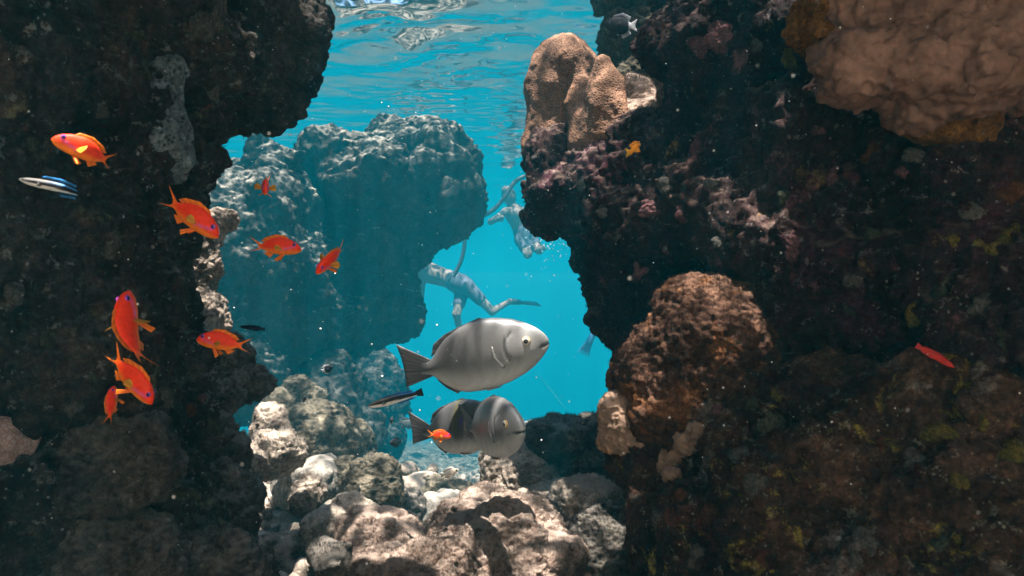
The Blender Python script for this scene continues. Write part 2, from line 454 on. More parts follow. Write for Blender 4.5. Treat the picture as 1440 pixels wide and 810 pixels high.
def wave_z(p):
    q = p.copy(); q[:, 2] = 0
    q2 = q*np.array([1.0, 1.7, 1], np.float32)
    z = .024*fbm(q2*.7, 2, 81) + .0060*fbm(q2*2.4, 3, 84) + .0024*fbm(q2*7, 2, 88)
    g = np.exp(-((p[:, 0]+.95)/.75)**2-((p[:, 1]-4.7)/.75)**2)
    z = z + g*(.037*np.sin(p[:, 1]*8.5+p[:, 0]*3+2.5*vnoise(q*2, 90))+.014*fbm(q2*3.5, 3, 91))
    return SURF + z
xs = grid_axis(-70, 70, 0, 4.0, 300, 110, 2.6); ys = grid_axis(-40, 80, 4.2, 5.2, 420, 120, 2.4)
surf = link('water_surface', grid_mesh('water_surface', xs, ys, wave_z), None)
def water_surface_mat():
    m = NT('water surface seen from below')
    m.t.nodes.remove(m.b)
    fr = m.n('ShaderNodeFresnel'); fr.inputs['IOR'].default_value = 1.33
    # sun caustics painted into the transparent colour as a noise net that passes more light
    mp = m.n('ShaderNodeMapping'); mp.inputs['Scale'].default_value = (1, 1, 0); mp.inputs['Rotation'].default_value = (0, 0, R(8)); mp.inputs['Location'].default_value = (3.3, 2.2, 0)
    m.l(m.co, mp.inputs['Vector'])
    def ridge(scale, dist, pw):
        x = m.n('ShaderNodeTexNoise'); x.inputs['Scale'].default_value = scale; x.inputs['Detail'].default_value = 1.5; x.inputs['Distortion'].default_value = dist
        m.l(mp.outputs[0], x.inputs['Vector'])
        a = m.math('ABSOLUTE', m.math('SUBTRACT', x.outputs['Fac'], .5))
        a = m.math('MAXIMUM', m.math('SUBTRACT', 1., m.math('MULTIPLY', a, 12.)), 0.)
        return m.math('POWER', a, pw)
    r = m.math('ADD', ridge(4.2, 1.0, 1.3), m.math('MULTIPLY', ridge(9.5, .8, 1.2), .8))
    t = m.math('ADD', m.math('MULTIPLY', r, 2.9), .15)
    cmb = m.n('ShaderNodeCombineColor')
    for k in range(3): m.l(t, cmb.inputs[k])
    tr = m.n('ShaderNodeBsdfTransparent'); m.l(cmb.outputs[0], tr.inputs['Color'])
    gl = m.n('ShaderNodeBsdfGlossy'); gl.inputs['Roughness'].default_value = 0.06
    mx = m.n('ShaderNodeMixShader'); m.l(fr.outputs[0], mx.inputs[0]); m.l(tr.outputs[0], mx.inputs[1]); m.l(gl.outputs[0], mx.inputs[2])
    m.l(mx.outputs[0], m.out.inputs['Surface'])
    return m.m
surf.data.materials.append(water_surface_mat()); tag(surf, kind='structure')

def box_mesh(name, lo, hi):
    v = np.array([(x, y, z) for x in (lo[0], hi[0]) for y in (lo[1], hi[1]) for z in (lo[2], hi[2])], np.float32)
    F = np.array([(0,1,3,2), (4,6,7,5), (0,4,5,1), (2,3,7,6), (0,2,6,4), (1,5,7,3)])
    me = mesh_from(name, v, F)
    me.polygons.foreach_set('use_smooth', np.zeros(6, bool)); return me
hz = bpy.data.materials.new('sea water haze'); hz.use_nodes = True
t = hz.node_tree; t.nodes.remove(t.nodes['Principled BSDF'])
pv = t.nodes.new('ShaderNodeVolumePrincipled')
pv.inputs['Color'].default_value = HAZE_COLOR; pv.inputs['Density'].default_value = HAZE_DENSITY; pv.inputs['Anisotropy'].default_value = 0.0
t.links.new(pv.outputs[0], t.nodes['Material Output'].inputs['Volume'])
haze = link('haze', box_mesh('haze', (-75, -45, -16), (75, 85, SURF+.45)), hz); tag(haze, kind='stuff')

# ------------------------------------------------------------------ reef walls
left = [LP(368,15,1.55,84), LP(430,60,1.57,26), LP(425,95,1.6,20), LP(445,20,1.6,22), LP(345,85,1.5,70), LP(372,140,1.55,28), LP(388,162,1.56,15), LP(300,165,1.45,52), LP(250,205,1.4,50),
        LP(190,290,1.4,72), LP(175,380,1.42,80), LP(185,460,1.42,82), LP(205,550,1.38,76), LP(220,630,1.32,74), LP(215,710,1.26,70), LP(250,800,1.3,72),
        LP(200,50,1.30,130), LP(80,130,1.15,140), LP(50,300,1.15,130), LP(60,450,1.12,130), LP(80,600,1.20,130), LP(50,740,1.17,140),
        LP(-90,100,1.05,200), LP(-100,350,1.05,200), LP(-100,600,1.2,200), LP(130,850,1.22,130),
        LM(-.74,1.36,.80,.26,.32,.25), LM(-.95,1.1,.80,.40,.5,.28), LM(-1.2,.6,.55,.45,.5,.45), LM(-1.3,1.5,.2,.5), LM(-1.3,1.4,-.6,.5),
        LM(-.95,.75,.72,.33,.4,.22), LM(-1.2,.3,-.4,.4,.6,.7)]
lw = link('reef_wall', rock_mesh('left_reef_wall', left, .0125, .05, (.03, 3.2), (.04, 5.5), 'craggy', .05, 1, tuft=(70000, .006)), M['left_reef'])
tag(lw, 'dark craggy overhanging reef wall behind the orange fish, with a bulging top', 'reef wall', 'reef walls of the gap')

right = [LP(797,215,1.85,44), LP(805,268,1.82,42), LP(784,298,1.8,17), LP(850,270,1.75,62), LP(850,325,1.8,32), LP(842,385,1.8,30), LP(856,425,1.8,34), LP(886,455,1.75,40), LP(905,330,1.72,62), LP(915,410,1.70,62),
         LP(898,520,1.85,36), LP(905,580,1.8,42), LP(935,230,1.65,75), LP(930,330,1.6,100), LP(985,420,1.6,95), LP(1040,200,1.5,110), LP(1000,60,1.5,62),LP(1080,40,1.4,110),
         LP(1080,320,1.42,130), LP(1180,200,1.30,130), LP(1210,370,1.25,150), LP(1340,280,1.15,150), LP(1400,420,1.1,140), LP(1150,520,1.35,120),
         LP(1280,500,1.2,120), LP(1180,20,1.3,120), LP(1330,80,1.2,150), LP(1520,200,1.1,200), LP(1550,450,1.0,180),
         LM(.85,1.35,.75,.32,.4,.25), LM(1.1,1.1,.62,.4,.4,.25), LM(1.1,1.5,.2,.5,.5,.6), LM(.62,1.65,.72,.22,.3,.22)]
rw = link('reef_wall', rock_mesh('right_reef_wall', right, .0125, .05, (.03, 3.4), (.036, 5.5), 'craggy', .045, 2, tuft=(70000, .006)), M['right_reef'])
tag(rw, 'purple brown reef wall with ragged edge, under the brown plate coral', 'reef wall', 'reef walls of the gap')

over = [LM(-.97,.70,.98,.40,.45,.14), LM(.84,.72,.98,.5,.26,.13), LM(.08,.70,1.02,.48,.26,.12), LM(-.25,1.0,1.0,.28,.12,.10), LM(-.55,.94,1.0,.32,.235,.10), LM(.97,1.2,1.0,.40,.5,.13), LM(.80,1.7,1.02,.24,.3,.11), LM(-1.5,.5,.3,.35,.5,.7), LM(1.6,.5,.3,.35,.5,.7),
        LM(0,.22,1.04,.6,.42,.11), LM(-.75,.16,1.0,.5,.40,.12), LM(.75,.2,1.0,.5,.42,.13), LM(0,.0,1.06,.7,.26,.1)]
ov = link('shade_overhang', rock_mesh('shade_overhang', over, .03, .1, (.05, 3), (.04, 3.5), 'craggy', .07, 50, 0), M['right_reef'])  # unseen, placed to keep sun off the foreground; gap left for the anthias
tag(ov, 'unseen dark overhang added above and around the viewpoint to shade both foreground walls', 'reef overhang')

front = [LP(960,640,1.3,75), LP(940,720,1.25,60), LP(950,800,1.2,70), LP(900,650,1.33,40), LP(905,700,1.3,42), LP(925,760,1.26,48), LP(1060,590,1.22,85), LP(1080,700,1.12,120), LP(1000,760,1.15,90), LP(1200,600,1.15,100), LP(1230,720,1.05,140),
         LP(1360,640,1.0,140), LP(1450,760,.95,160), LP(1150,830,1.05,130), LP(1330,850,.95,150), LM(.95,1.25,-.55,.4), LM(.5,1.3,-.75,.25)]
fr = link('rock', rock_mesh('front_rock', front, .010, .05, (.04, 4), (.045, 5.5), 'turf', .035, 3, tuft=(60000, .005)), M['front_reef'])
tag(fr, 'big dark turf covered rock with yellow patches filling the lower right corner', 'rock')

# more rocks and corals: name, material, style, feature size, voxel, lumps, label, category, group
def rock(name, label, cat, mat, style, s, vox, lumps, seed, group=None, k=.04, warp=(.025, 5), rough=(.025, 7)):
    tuft = {'orange_turf': (16000, .0038), 'pink_rock': (7000, .0045), 'dark_rock': (4500, .005), 'rubble_rock': (3500, .004), 'olive_rock': (3500, .005)}.get(mat) if vox < .014 else None
    o = link(name, rock_mesh(name, lumps, vox, k, warp, rough, style, s, seed, tuft=tuft), M[mat])
    return tag(o, label, cat, group)

rock('algae_rock', 'rounded rock furred with rusty orange algae, jutting from right reef wall', 'rock', 'orange_turf', 'turf', .024, .008,
     [LP(985,500,1.32,92), LP(1000,455,1.32,62), LP(940,540,1.33,52), LP(1045,500,1.30,62), LP(930,600,1.32,48), LP(960,580,1.3,60)], 4, None, .07, (.02, 5), (.014, 9))
rock('lobe_coral', 'smooth brown lobed coral standing up against the open blue water', 'coral', 'lobe_coral', 'smooth', .05, .006,
     [LP(795,108,1.88,50,.09,58), LP(770,140,1.86,30,.07,50), LP(815,150,1.80,22,.05,52), LP(848,150,1.70,30,.055,74), LP(868,190,1.68,26,.05,50), LP(775,200,1.86,34,.07,50), LP(760,215,1.86,20,.05,60), LP(778,124,1.80,10), LP(800,80,1.80,18,.04,26), LP(830,195,1.74,34,.05,40)], 5,
     None, .03, (.010, 6), (.006, 9))
rock('plate_coral', 'broad pale mauve brown coral slab at the top right corner', 'coral', 'plate_coral', 'turf', .03, .008,
     [LP(1195,98,.98,44,.06,40), LP(1240,85,.98,78,.07,60), LP(1285,112,.97,30,.05,38), LP(1320,40,.97,95,.08,64), LP(1402,62,.95,62,.07,80), LP(1385,115,.94,34,.05,34), LP(1450,45,.94,70,.08,96), LP(1200,30,.99,40,.05,44), LP(1260,0,.98,90,.08,60)], 6,
     None, .02, (.022, 7), (.022, 8))
rock('sponge', 'knobbly orange brown sponge under the edge of the mauve coral slab', 'sponge', 'sponge', 'knobbly', .02, .006,
     [LP(1345,170,1.0,24,.03,14), LP(1305,172,1.0,16,.03,10), LP(1378,168,.98,16,.03)], 7, None, .02, (.01, 9), (.008, 12))
rock('sponge', 'yellow brown crust at the upper left edge of the mauve coral slab', 'sponge', 'sponge', 'craggy', .02, .006,
     [LP(1140,20,.99,20,.03,38), LP(1150,55,.99,14,.03,18)], 8, None, .02, (.01, 9), (.008, 12))
rock('knobbly_coral', 'ridge of pale knobbly coral between brown lobed coral and reef wall', 'coral', 'pink_rock', 'knobbly', .022, .008,
     [LP(905,135,1.72,22), LP(915,170,1.68,30), LP(930,205,1.64,30), LP(945,240,1.6,30), LP(890,170,1.7,16)], 9, None, .03, (.02, 8), (.012, 12))
rock('reef_pillar', 'dark upright rock column behind the black and white fish', 'rock', 'olive_rock', 'craggy', .04, .010,
     [LP(880,-10,2.0,34,.12), LP(888,60,2.0,36,.12), LP(890,120,1.98,38,.12), LP(930,100,1.95,38,.12), LP(885,-70,2.0,44,.14), LP(900,180,1.95,50,.12), LP(950,60,1.9,24)], 10, None, .03, (.03, 5), (.02, 8))
rock('lumpy_coral', 'string of pale lumps down the right wall edge beside the dark column', 'coral', 'pink_rock', 'knobbly', .02, .007,
     [LP(938,110,1.55,13), LP(940,85,1.55,10), LP(948,60,1.5,10), LP(955,40,1.5,10), LP(945,140,1.55,15)], 11, None, .02, (.012, 9), (.01, 14))
rock('maze_coral', 'tan brain coral knob on the edge of the right rock above the seabed', 'coral', 'maze_coral', 'maze', .011, .005,
     [LP(880,600,1.32,28,.05,40), LP(905,600,1.3,26,.05), LP(868,572,1.32,17), LP(862,620,1.33,14)], 12, None, .03, (.012, 8), (.008, 12))
def depth_on(wall, x, y, r=8):
    vv = np.empty(len(wall.data.vertices)*3, np.float32); wall.data.vertices.foreach_get('co', vv); vv = vv.reshape(-1, 3); vv = vv[vv[:, 1] > .3]
    d = vv[np.hypot(vv[:, 0]/vv[:, 1]*960+720-x, 405-vv[:, 2]/vv[:, 1]*960-y) < r]
    return float(np.quantile(d[:, 1], .08)) if len(d) else 1.2
rock('maze_coral', 'small orange lit coral knob at right rock edge, below the rusty rock', 'coral', 'maze_coral', 'maze', .010, .005,
     [LP(x, y, depth_on(fr, x, y)+.002, r, r/960*.8) for x, y, r in ((940,655,12), (952,640,15), (966,622,15), (980,606,12), (945,668,9))], 13, None, .02, (.006, 9), (.006, 14))
rock('pitted_coral', 'grey blue pitted coral hanging on the left wall beside orange fish', 'coral', 'honey_coral', 'honeycomb', .016, .005,
     [LP(213,150,1.20,30,.05), LP(222,185,1.20,28,.06), LP(233,215,1.22,20,.05), LP(238,245,1.25,11,.03), LP(240,100,1.2,13,.03), LP(222,122,1.2,20,.03)], 14, None, .025, (.012, 8), (.004, 12))
rock('bulging_coral', 'brown rounded coral shelf on the upper left wall', 'coral', 'dark_rock', 'turf', .02, .007,
     [LP(275,20,1.25,36,.06), LP(240,5,1.22,50,.06), LP(285,-10,1.25,32,.05)], 15, None, .03, (.015, 8), (.012, 12))
rock('pink_coral', 'pale pink speckled coral lump at the left edge, below the orange fish', 'coral', 'pink_coral', 'smooth', .03, .007,
     [LP(15,615,1.04,38,.06), LP(-20,620,1.04,55,.06)], 16, None, .03, (.012, 8), (.008, 12))
rock('boulder', 'dark rounded boulder in the lower left corner below the left wall', 'boulder', 'dark_rock', 'turf', .03, .008,
     [LP(155,800,1.09,75,.08,56), LP(110,830,1.09,60), LP(210,800,1.09,30)], 17, 'boulders on the seabed', .03)
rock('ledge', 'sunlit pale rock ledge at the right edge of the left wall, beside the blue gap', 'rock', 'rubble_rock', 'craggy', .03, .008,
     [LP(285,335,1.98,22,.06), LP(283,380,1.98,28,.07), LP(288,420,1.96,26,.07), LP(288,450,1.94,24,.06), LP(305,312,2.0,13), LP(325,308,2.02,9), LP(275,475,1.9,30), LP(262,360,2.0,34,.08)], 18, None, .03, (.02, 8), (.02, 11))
rock('outcrop', 'dark jagged outcrop with pale crest beside the left wall base', 'rock', 'dark_rock', 'craggy', .035, .008,
     [LP(330,535,1.75,33,.08), LP(358,548,1.75,18,.05), LP(315,510,1.7,24,.06), LP(300,560,1.65,34)], 19, None, .03, (.02, 7), (.02, 9))
rock('boulder', 'greenish grey upright rock wedged below the dark outcrop', 'boulder', 'dark_rock', 'craggy', .035, .008,
     [LP(315,620,1.6,24), LP(308,590,1.6,20), LP(318,650,1.6,22)], 20, 'boulders on the seabed')
rock('boulder', 'shaded grey rock protruding from the lower left wall, pointed toward the gap', 'boulder', 'dark_rock', 'craggy', .035, .008,
     [LP(185,620,1.14,46,.08), LP(215,645,1.14,32,.06), LP(160,650,1.12,44,.08)], 21, 'boulders on the seabed')
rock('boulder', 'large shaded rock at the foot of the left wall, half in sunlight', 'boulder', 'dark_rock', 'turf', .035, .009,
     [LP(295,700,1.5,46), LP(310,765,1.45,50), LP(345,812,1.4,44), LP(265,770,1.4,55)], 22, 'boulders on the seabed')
rock('boulder', 'brown ridge of rock along the bottom edge, left of the clustered coral', 'boulder', 'dark_rock', 'turf', .03, .008,
     [LP(310,812,1.2,34), LP(350,822,1.2,30), LP(262,815,1.15,30)], 23, 'boulders on the seabed')

# growths encrusting the foreground rock: parts of the wall they grow on
M['crust_yellow'] = reef_mat('yellow crust', (.035, .027, .008), (.12, .092, .018), (), 2.)
M['crust_olive'] = reef_mat('olive crust', (.022, .022, .015), (.06, .06, .038), (), 2.)
M['crust_pink'] = reef_mat('pink coralline crust', (.045, .020, .022), (.15, .07, .072), (), 2.)
M['crust_pale'] = reef_mat('pale crust', (.03, .026, .023), (.095, .083, .07), (), 2.)
M['crust_rust'] = reef_mat('rust sponge crust', (.035, .014, .008), (.09, .034, .014), (), 2.)
protos = []
for q in range(5):
    rr = random.Random(40+q)
    l = [LM(rr.uniform(-.02,.02), rr.uniform(-.008,.008), rr.uniform(-.02,.02), rr.uniform(.010,.020), rr.uniform(.006,.010), rr.uniform(.008,.018)) for _ in range(6)]
    protos.append(rock_mesh('encrusting_growth', l, .0035, .012, (.008, 22), (.006, 26), ('knobbly', 'craggy', 'turf', 'knobbly', 'honeycomb')[q], (.010, .014, .010, .007, .008)[q], 60+q, 1))
proto_copies = {}
def encrust(wall, spots):
    vv = np.empty(len(wall.data.vertices)*3, np.float32); wall.data.vertices.foreach_get('co', vv); vv = vv.reshape(-1, 3)
    vv = vv[vv[:, 1] > .3]
    px = vv[:, 0]/vv[:, 1]*960+720; py = 405-vv[:, 2]/vv[:, 1]*960
    for x, y, r, kind in spots:
        rr = random.Random(x*7+y)
        sel = vv[np.hypot(px-x, py-y) < 9]
        if not len(sel): continue
        d = float(np.quantile(sel[:, 1], .1)); q = rr.randrange(5)
        if (q, kind) not in proto_copies:
            me = protos[q].copy(); me.materials.clear(); me.materials.append(M['crust_'+kind]); me.name = 'encrusting_growth'; proto_copies[(q, kind)] = me
        o = link('encrusting_growth', proto_copies[(q, kind)], None, wall)
        o.location = P(x, y, d+.008); sc = r*rr.uniform(.8, 1.25)/960*d/.032
        o.scale = (sc*rr.uniform(.8, 1.4), sc*.9, sc*rr.uniform(.7, 1.2)); o.rotation_euler = (rr.uniform(-.3, .3), rr.uniform(0, 6.28), rr.uniform(-.4, .4))
encrust(lw, [(150,345,15,'pale'), (175,352,12,'olive'), (60,95,10,'olive'), (40,200,13,'olive'), (205,100,11,'olive'), (345,55,15,'pale'), (320,45,10,'olive'), (100,565,15,'pale'), (60,480,16,'olive'), (130,520,13,'olive'), (230,555,12,'pale'),
  (262,575,10,'rust'), (255,640,14,'olive'), (120,640,15,'pale'), (200,560,10,'olive'), (245,460,12,'pale'), (215,420,14,'olive'), (270,520,11,'pale'), (190,700,16,'pale'), (300,600,13,'olive'), (110,400,12,'olive'), (15,420,14,'pale'), (90,330,10,'pale'), (180,240,9,'olive'), (300,130,10,'pale'), (255,190,8,'olive'), (140,160,9,'pale'), (250,700,14,'olive'), (90,690,16,'pale'), (285,560,9,'pink')])
encrust(rw, [(985,62,16,'pink'), (1012,52,15,'pink'), (1040,85,12,'pink'), (1112,82,12,'yellow'), (1065,62,10,'pale'), (1120,350,16,'pink'), (1205,395,15,'pale'), (1195,430,12,'olive'), (1290,222,16,'pale'), (1272,240,14,'pink'), (1340,332,13,'yellow'), (1400,350,16,'yellow'),
  (1372,300,14,'pale'), (938,262,13,'pale'), (915,290,12,'pink'), (1000,260,13,'pale'), (960,300,11,'pink'), (1060,230,12,'pink'), (1100,280,12,'olive'), (1170,250,12,'pink'), (1225,330,12,'olive'), (1180,470,13,'olive'), (1285,440,15,'yellow'), (1380,430,14,'pale'), (1425,270,15,'rust'),
  (1420,330,14,'yellow'), (1330,400,12,'olive'), (870,330,10,'pale'), (850,300,9,'pale'), (900,380,11,'pink'), (1010,340,11,'pale'), (820,260,9,'pale'), (1230,215,13,'rust'), (1150,180,11,'pink'), (1410,480,14,'olive')])
encrust(fr, [(1098,560,15,'yellow'), (1085,598,16,'olive'), (1165,622,14,'yellow'), (1200,600,14,'yellow'), (1240,632,12,'rust'), (1322,612,16,'yellow'), (1350,682,16,'yellow'), (1250,712,12,'yellow'), (1390,590,11,'yellow'), (1140,752,18,'pale'), (1000,722,13,'rust'), (1062,682,14,'pale'),
  (1212,772,16,'pale'), (1040,640,13,'pale'), (1120,680,14,'rust'), (1180,560,13,'pale'), (1060,572,14,'olive'), (1280,560,14,'olive'), (1420,640,14,'yellow'), (1000,640,12,'pale'), (960,700,12,'rust'), (930,730,10,'pale'), (980,780,13,'pale'), (1330,770,16,'olive'), (1400,720,14,'pale'), (1100,780,14,'rust'), (1280,650,13,'pale'), (1010,580,10,'pink')])

# middle distance coral head and reef behind it
head = [LP(468,218,5.17,33,0.304), LP(520,255,5.24,52,0.414), LP(590,225,5.31,44,0.345), LP(628,245,5.38,44,0.345), LP(500,250,4.9,40,0.276,24), LP(555,245,4.97,34,0.276,26), LP(560,205,5.52,34,0.276), LP(600,280,5.38,62,0.414), LP(520,310,5.38,75,0.483),
        LP(640,285,5.38,34,0.276), LP(525,375,5.59,60,0.414), LP(560,410,5.59,28,0.276), LP(555,440,5.59,36,0.304), LP(500,440,5.59,55,0.414), LP(450,330,5.38,80,0.483), LP(440,430,5.38,80,0.483), LP(588,355,5.38,14)]
rock('mushroom_coral', 'big mushroom shaped coral head with pale sunlit top, beyond the gap', 'coral head', 'head_reef', 'craggy', .12, .030, head, 30, None, .14, (.07, 1.6), (.065, 2.4))
kn = [LP(575,203,5.11,24,0.193), LP(610,210,5,28,0.193), LP(638,236,5,28,0.166), LP(652,268,5.04,24,0.166), LP(600,238,4.86,24,0.138), LP(655,300,5.13,18), LP(630,270,4.9,20)]
rock('finger_coral', 'crust of round knobbly coral on the right shoulder of the coral head', 'coral', 'head_reef', 'knobbly', .06, .022, kn, 31, None, .05, (.03, 4), (.01, 8))
lft = [LP(330,300,4.69,60,0.414), LP(390,290,4.69,50,0.345), LP(360,380,4.69,90,0.483), LP(320,440,4.69,90,0.483), LP(400,450,4.83,70,0.414), LP(300,350,4.55,70,0.414), LP(375,215,4.69,10,0.069,26), LP(428,240,4.69,9,0.069,20), LP(395,240,4.69,22,0.138), LP(350,250,4.69,18), LP(330,520,4.55,70)]
rock('reef_block', 'shaded blue grey reef block with ragged lit crest, left of coral head', 'reef block', 'head_reef', 'craggy', .10, .028, lft, 32, None, .11, (.07, 1.9), (.07, 2.8))
rock('reef_block', 'faint blue reef block in the haze behind the striped small fish', 'reef block', 'far_reef', 'craggy', .12, .035,
     [LP(528,560,7.4,36,.4), LP(505,620,7.4,55,.4), LP(515,515,7.6,34,.3), LP(545,620,7.2,26,.3)], 33, None, .1, (.08, 2), (.08, 2.5))
rock('reef_block', 'distant hazy reef mound low behind the seabed boulders', 'reef block', 'far_reef', 'craggy', .1, .035,
     [LP(470,560,4.8,44,.3), LP(475,530,4.8,28,.2), LP(488,600,4.7,34)], 34, None, .1, (.08, 2), (.06, 3))

# boulders of the seabed: px, py, Y, rx px, rz px, material, style, feature, label
B = [
 (398,585,3.1,24,36,'olive_rock','smooth',.05,'upright grey green boulder deep in the row below the coral head'),
 (425,560,3.3,28,34,'olive_rock','turf',.04,'grey boulder under the coral head, tallest of the far boulders'),
 (455,610,3.0,44,34,'olive_rock','turf',.05,'large olive grey boulder lit on its left, beside the coral head base'),
 (480,630,3.1,40,40,'olive_rock','turf',.05,'smooth hazy boulder just behind the large olive grey boulder'),
 (438,672,2.5,46,34,'sand_rock','smooth',.05,'white sunlit dome of rock dusted with sand'),
 (375,600,2.3,22,26,'rubble_rock','craggy',.04,'pale rock with pink tinge at the top of the left rubble slope'),
 (385,632,2.2,26,26,'rubble_rock','craggy',.04,'tan cracked rock on the left rubble slope'),
 (355,655,2.0,32,24,'rubble_rock','craggy',.04,'brown layered rock with lit upper edge under the left outcrop'),
 (412,640,2.5,24,30,'olive_rock','craggy',.035,'yellowish pitted rock leaning behind the tan cracked rock'),
 (427,703,2.0,18,20,'rubble_rock','turf',.03,'small round dark boulder with a sunlit cap on pale sand'),
 (350,690,1.8,24,24,'dark_rock','turf',.03,'dark stone at the edge of the sunlit sand, below the left wall'),
 (525,690,2.3,44,38,'olive_rock','craggy',.045,'large round encrusted boulder in the middle of the seabed'),
 (490,672,2.5,22,22,'olive_rock','craggy',.04,'small pale green rock tucked behind the large round boulder'),
 (570,705,2.4,26,24,'dark_rock','turf',.04,'shaded brown stone right of the large round boulder'),
 (618,718,2.6,44,24,'sand_rock','smooth',.05,'low pale sunlit rock in the centre channel'),
 (632,698,2.8,30,18,'olive_rock','turf',.04,'flat grey green rock behind the low pale rock'),
 (535,762,1.75,58,36,'pink_rock','knobbly',.028,'clump of brown knobbly coral at the bottom centre'),
 (500,725,1.9,24,20,'rubble_rock','knobbly',.02,'small lit rubble heap behind the brown knobbly clump'),
 (460,745,1.8,30,22,'rubble_rock','knobbly',.02,'low mound of crumbly rubble on the sunlit slope'),
 (470,785,1.6,28,14,'dark_rock','smooth',.04,'flat grey slab on the sand at the bottom edge'),
 (700,775,1.6,96,60,'pink_rock','turf',.035,'broad pinkish mound of turf covered rock at bottom centre right'),
 (650,745,1.75,44,36,'pink_rock','turf',.03,'rounded pinkish hump leaning on the broad mound'),
 (560,805,1.5,60,22,'pink_rock','knobbly',.025,'low brown coral crust along the bottom edge'),
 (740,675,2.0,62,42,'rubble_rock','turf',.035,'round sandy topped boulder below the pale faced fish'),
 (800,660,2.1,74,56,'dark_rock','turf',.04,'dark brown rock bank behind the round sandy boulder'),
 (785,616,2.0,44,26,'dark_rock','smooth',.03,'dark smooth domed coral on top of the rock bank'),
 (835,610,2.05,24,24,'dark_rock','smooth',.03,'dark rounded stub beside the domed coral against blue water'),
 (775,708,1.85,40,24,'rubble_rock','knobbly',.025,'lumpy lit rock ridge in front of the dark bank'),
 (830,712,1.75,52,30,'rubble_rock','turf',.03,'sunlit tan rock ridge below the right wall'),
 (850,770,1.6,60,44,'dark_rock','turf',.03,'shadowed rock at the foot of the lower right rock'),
 (770,790,1.55,44,34,'pink_rock','knobbly',.022,'crumbly pale coral heap at the bottom edge, right of the mound'),
 (690,720,1.85,40,22,'pink_rock','knobbly',.022,'curly pale pink coral crest above the broad mound'),
]
for i, (px, py, Y, rx, rz, mat, st, fs, lab) in enumerate(B):
    rr = random.Random(i)
    l = [LP(px, py, Y, rx, None, rz), LP(px+rr.uniform(-.4,.4)*rx, py+rr.uniform(.2,.6)*rz, Y+rr.uniform(-.02,.06), rx*.75, None, rz*.75),
         LP(px+rr.uniform(-.5,.5)*rx, py-rr.uniform(.1,.35)*rz, Y+rr.uniform(-.02,.04), rx*.6, None, rz*.6)]
    rock('coral' if 'coral' in lab else 'boulder', lab, 'coral' if 'coral' in lab else 'boulder', mat, st, fs*.8, max(.007, .0045*Y), l, 100+i*3, 'boulders on the seabed', .04, (.022, 6), (.02, 9))

# loose rubble over the seabed, too many to count
def rubble():
    rng = np.random.default_rng(5)
    import bmesh
    bm = bmesh.new(); bmesh.ops.create_icosphere(bm, subdivisions=2, radius=1)
    bv = np.array([v.co[:] for v in bm.verts], np.float32); bf = np.array([[v.index for v in f.verts] for f in bm.faces]); bm.free()
    Vs, Fs = [], []; k = 0
    n = 3000
    y = 1.3+rng.random(n)**1.5*7; x = rng.normal(-.15, .30, n)*y
    z = bed_z(np.stack([x, y, 0*x], 1).astype(np.float32))
    for i in range(n):
        s = rng.uniform(.007, .034)*(.6+.2*y[i])
        v = bv*rng.uniform(.6, 1.3, 3)
        v = v*(1+.35*vnoise(bv*1.6+rng.uniform(0, 30, 3).astype(np.float32), 3))[:, None]
        a = rng.uniform(0, 6.28); c_, s_ = math.cos(a), math.sin(a)
        v = v@np.array([[c_, s_, 0], [-s_, c_, 0], [0, 0, 1]], np.float32)
        Vs.append(v*s+np.array([x[i], y[i], z[i]+s*.25])); Fs.append(bf+k); k += len(bv)
    return mesh_from('rubble', np.concatenate(Vs), np.concatenate(Fs))
rb = link('rubble', rubble(), M['rubble_rock']); tag(rb, 'small broken coral rubble strewn over the seabed', 'rubble', None, 'stuff')

#ANIMALS
# ------------------------------------------------------------------ fish
def resample(st, n):
    st = np.array(st, np.float64)
    t = np.concatenate([[0], np.cumsum(np.hypot(np.diff(st[:, 0]), .35*np.diff(st[:, 1]))+1e-9)]); t /= t[-1]
    tt = np.linspace(0, 1, n)
    out = np.stack([np.interp(tt, t, st[:, k]) for k in range(st.shape[1])], 1)
    for _ in range(3):
        sm = out.copy(); sm[1:-1] = .25*out[:-2]+.5*out[1:-1]+.25*out[2:]; out = sm
    return out

def vcol_mat(name, rough=.4, metallic=0., spec=.5, scale_n=0, mott=(.82, 1.12)):
    m = NT(name)
    a = m.n('ShaderNodeVertexColor', layer_name='Col')
    c = m.mix(1., a.outputs[0], m.ramp(m.noise(160, 4, .6), [(.3, mott[0]), (.5, 1.), (.7, mott[1])]), 'MULTIPLY')
    n = None
    if scale_n: n = m.bump(m.voro(scale_n), .12, .0010)
    m.done(c, rough, n, spec); m.b.inputs['Metallic'].default_value = metallic
    return m.m
M['fish_silver'] = vcol_mat('silver fish skin', .42, .12, .45, 300, (.94, 1.05))
M['fish_bright'] = vcol_mat('bright fish skin', .55, 0., .18, 700)
def plain(name, c, rough=.4, spec=.5):
    m = NT(name); v = m.ramp(m.noise(40, 4, .6), [(.3, .8), (.7, 1.15)])
    return m.done(m.mix(1., c, v, 'MULTIPLY'), rough, None, spec)
def eye_mat(name, iris, ring):
    m = NT(name)
    sp = m.n('ShaderNodeSeparateXYZ'); m.l(m.co, sp.inputs[0])
    r = m.math('SQRT', m.math('ADD', m.math('POWER', sp.outputs[0], 2.), m.math('POWER', sp.outputs[2], 2.)))
    c = m.ramp(r, [(.0, (.004, .004, .005)), (.46, (.004, .004, .005)), (.52, iris), (.80, iris), (.88, ring)])
    m.done(c, .12, None, .6); return m.m
M['eye_gold'] = eye_mat('gold fish eye', (.55, .50, .42), (.42, .25, .08))
M['eye_violet'] = eye_mat('violet fish eye', (.10, .02, .30), (.35, .05, .35))
M['eye_dark'] = eye_mat('dark fish eye', (.05, .05, .06), (.03, .03, .04))
_eye = None
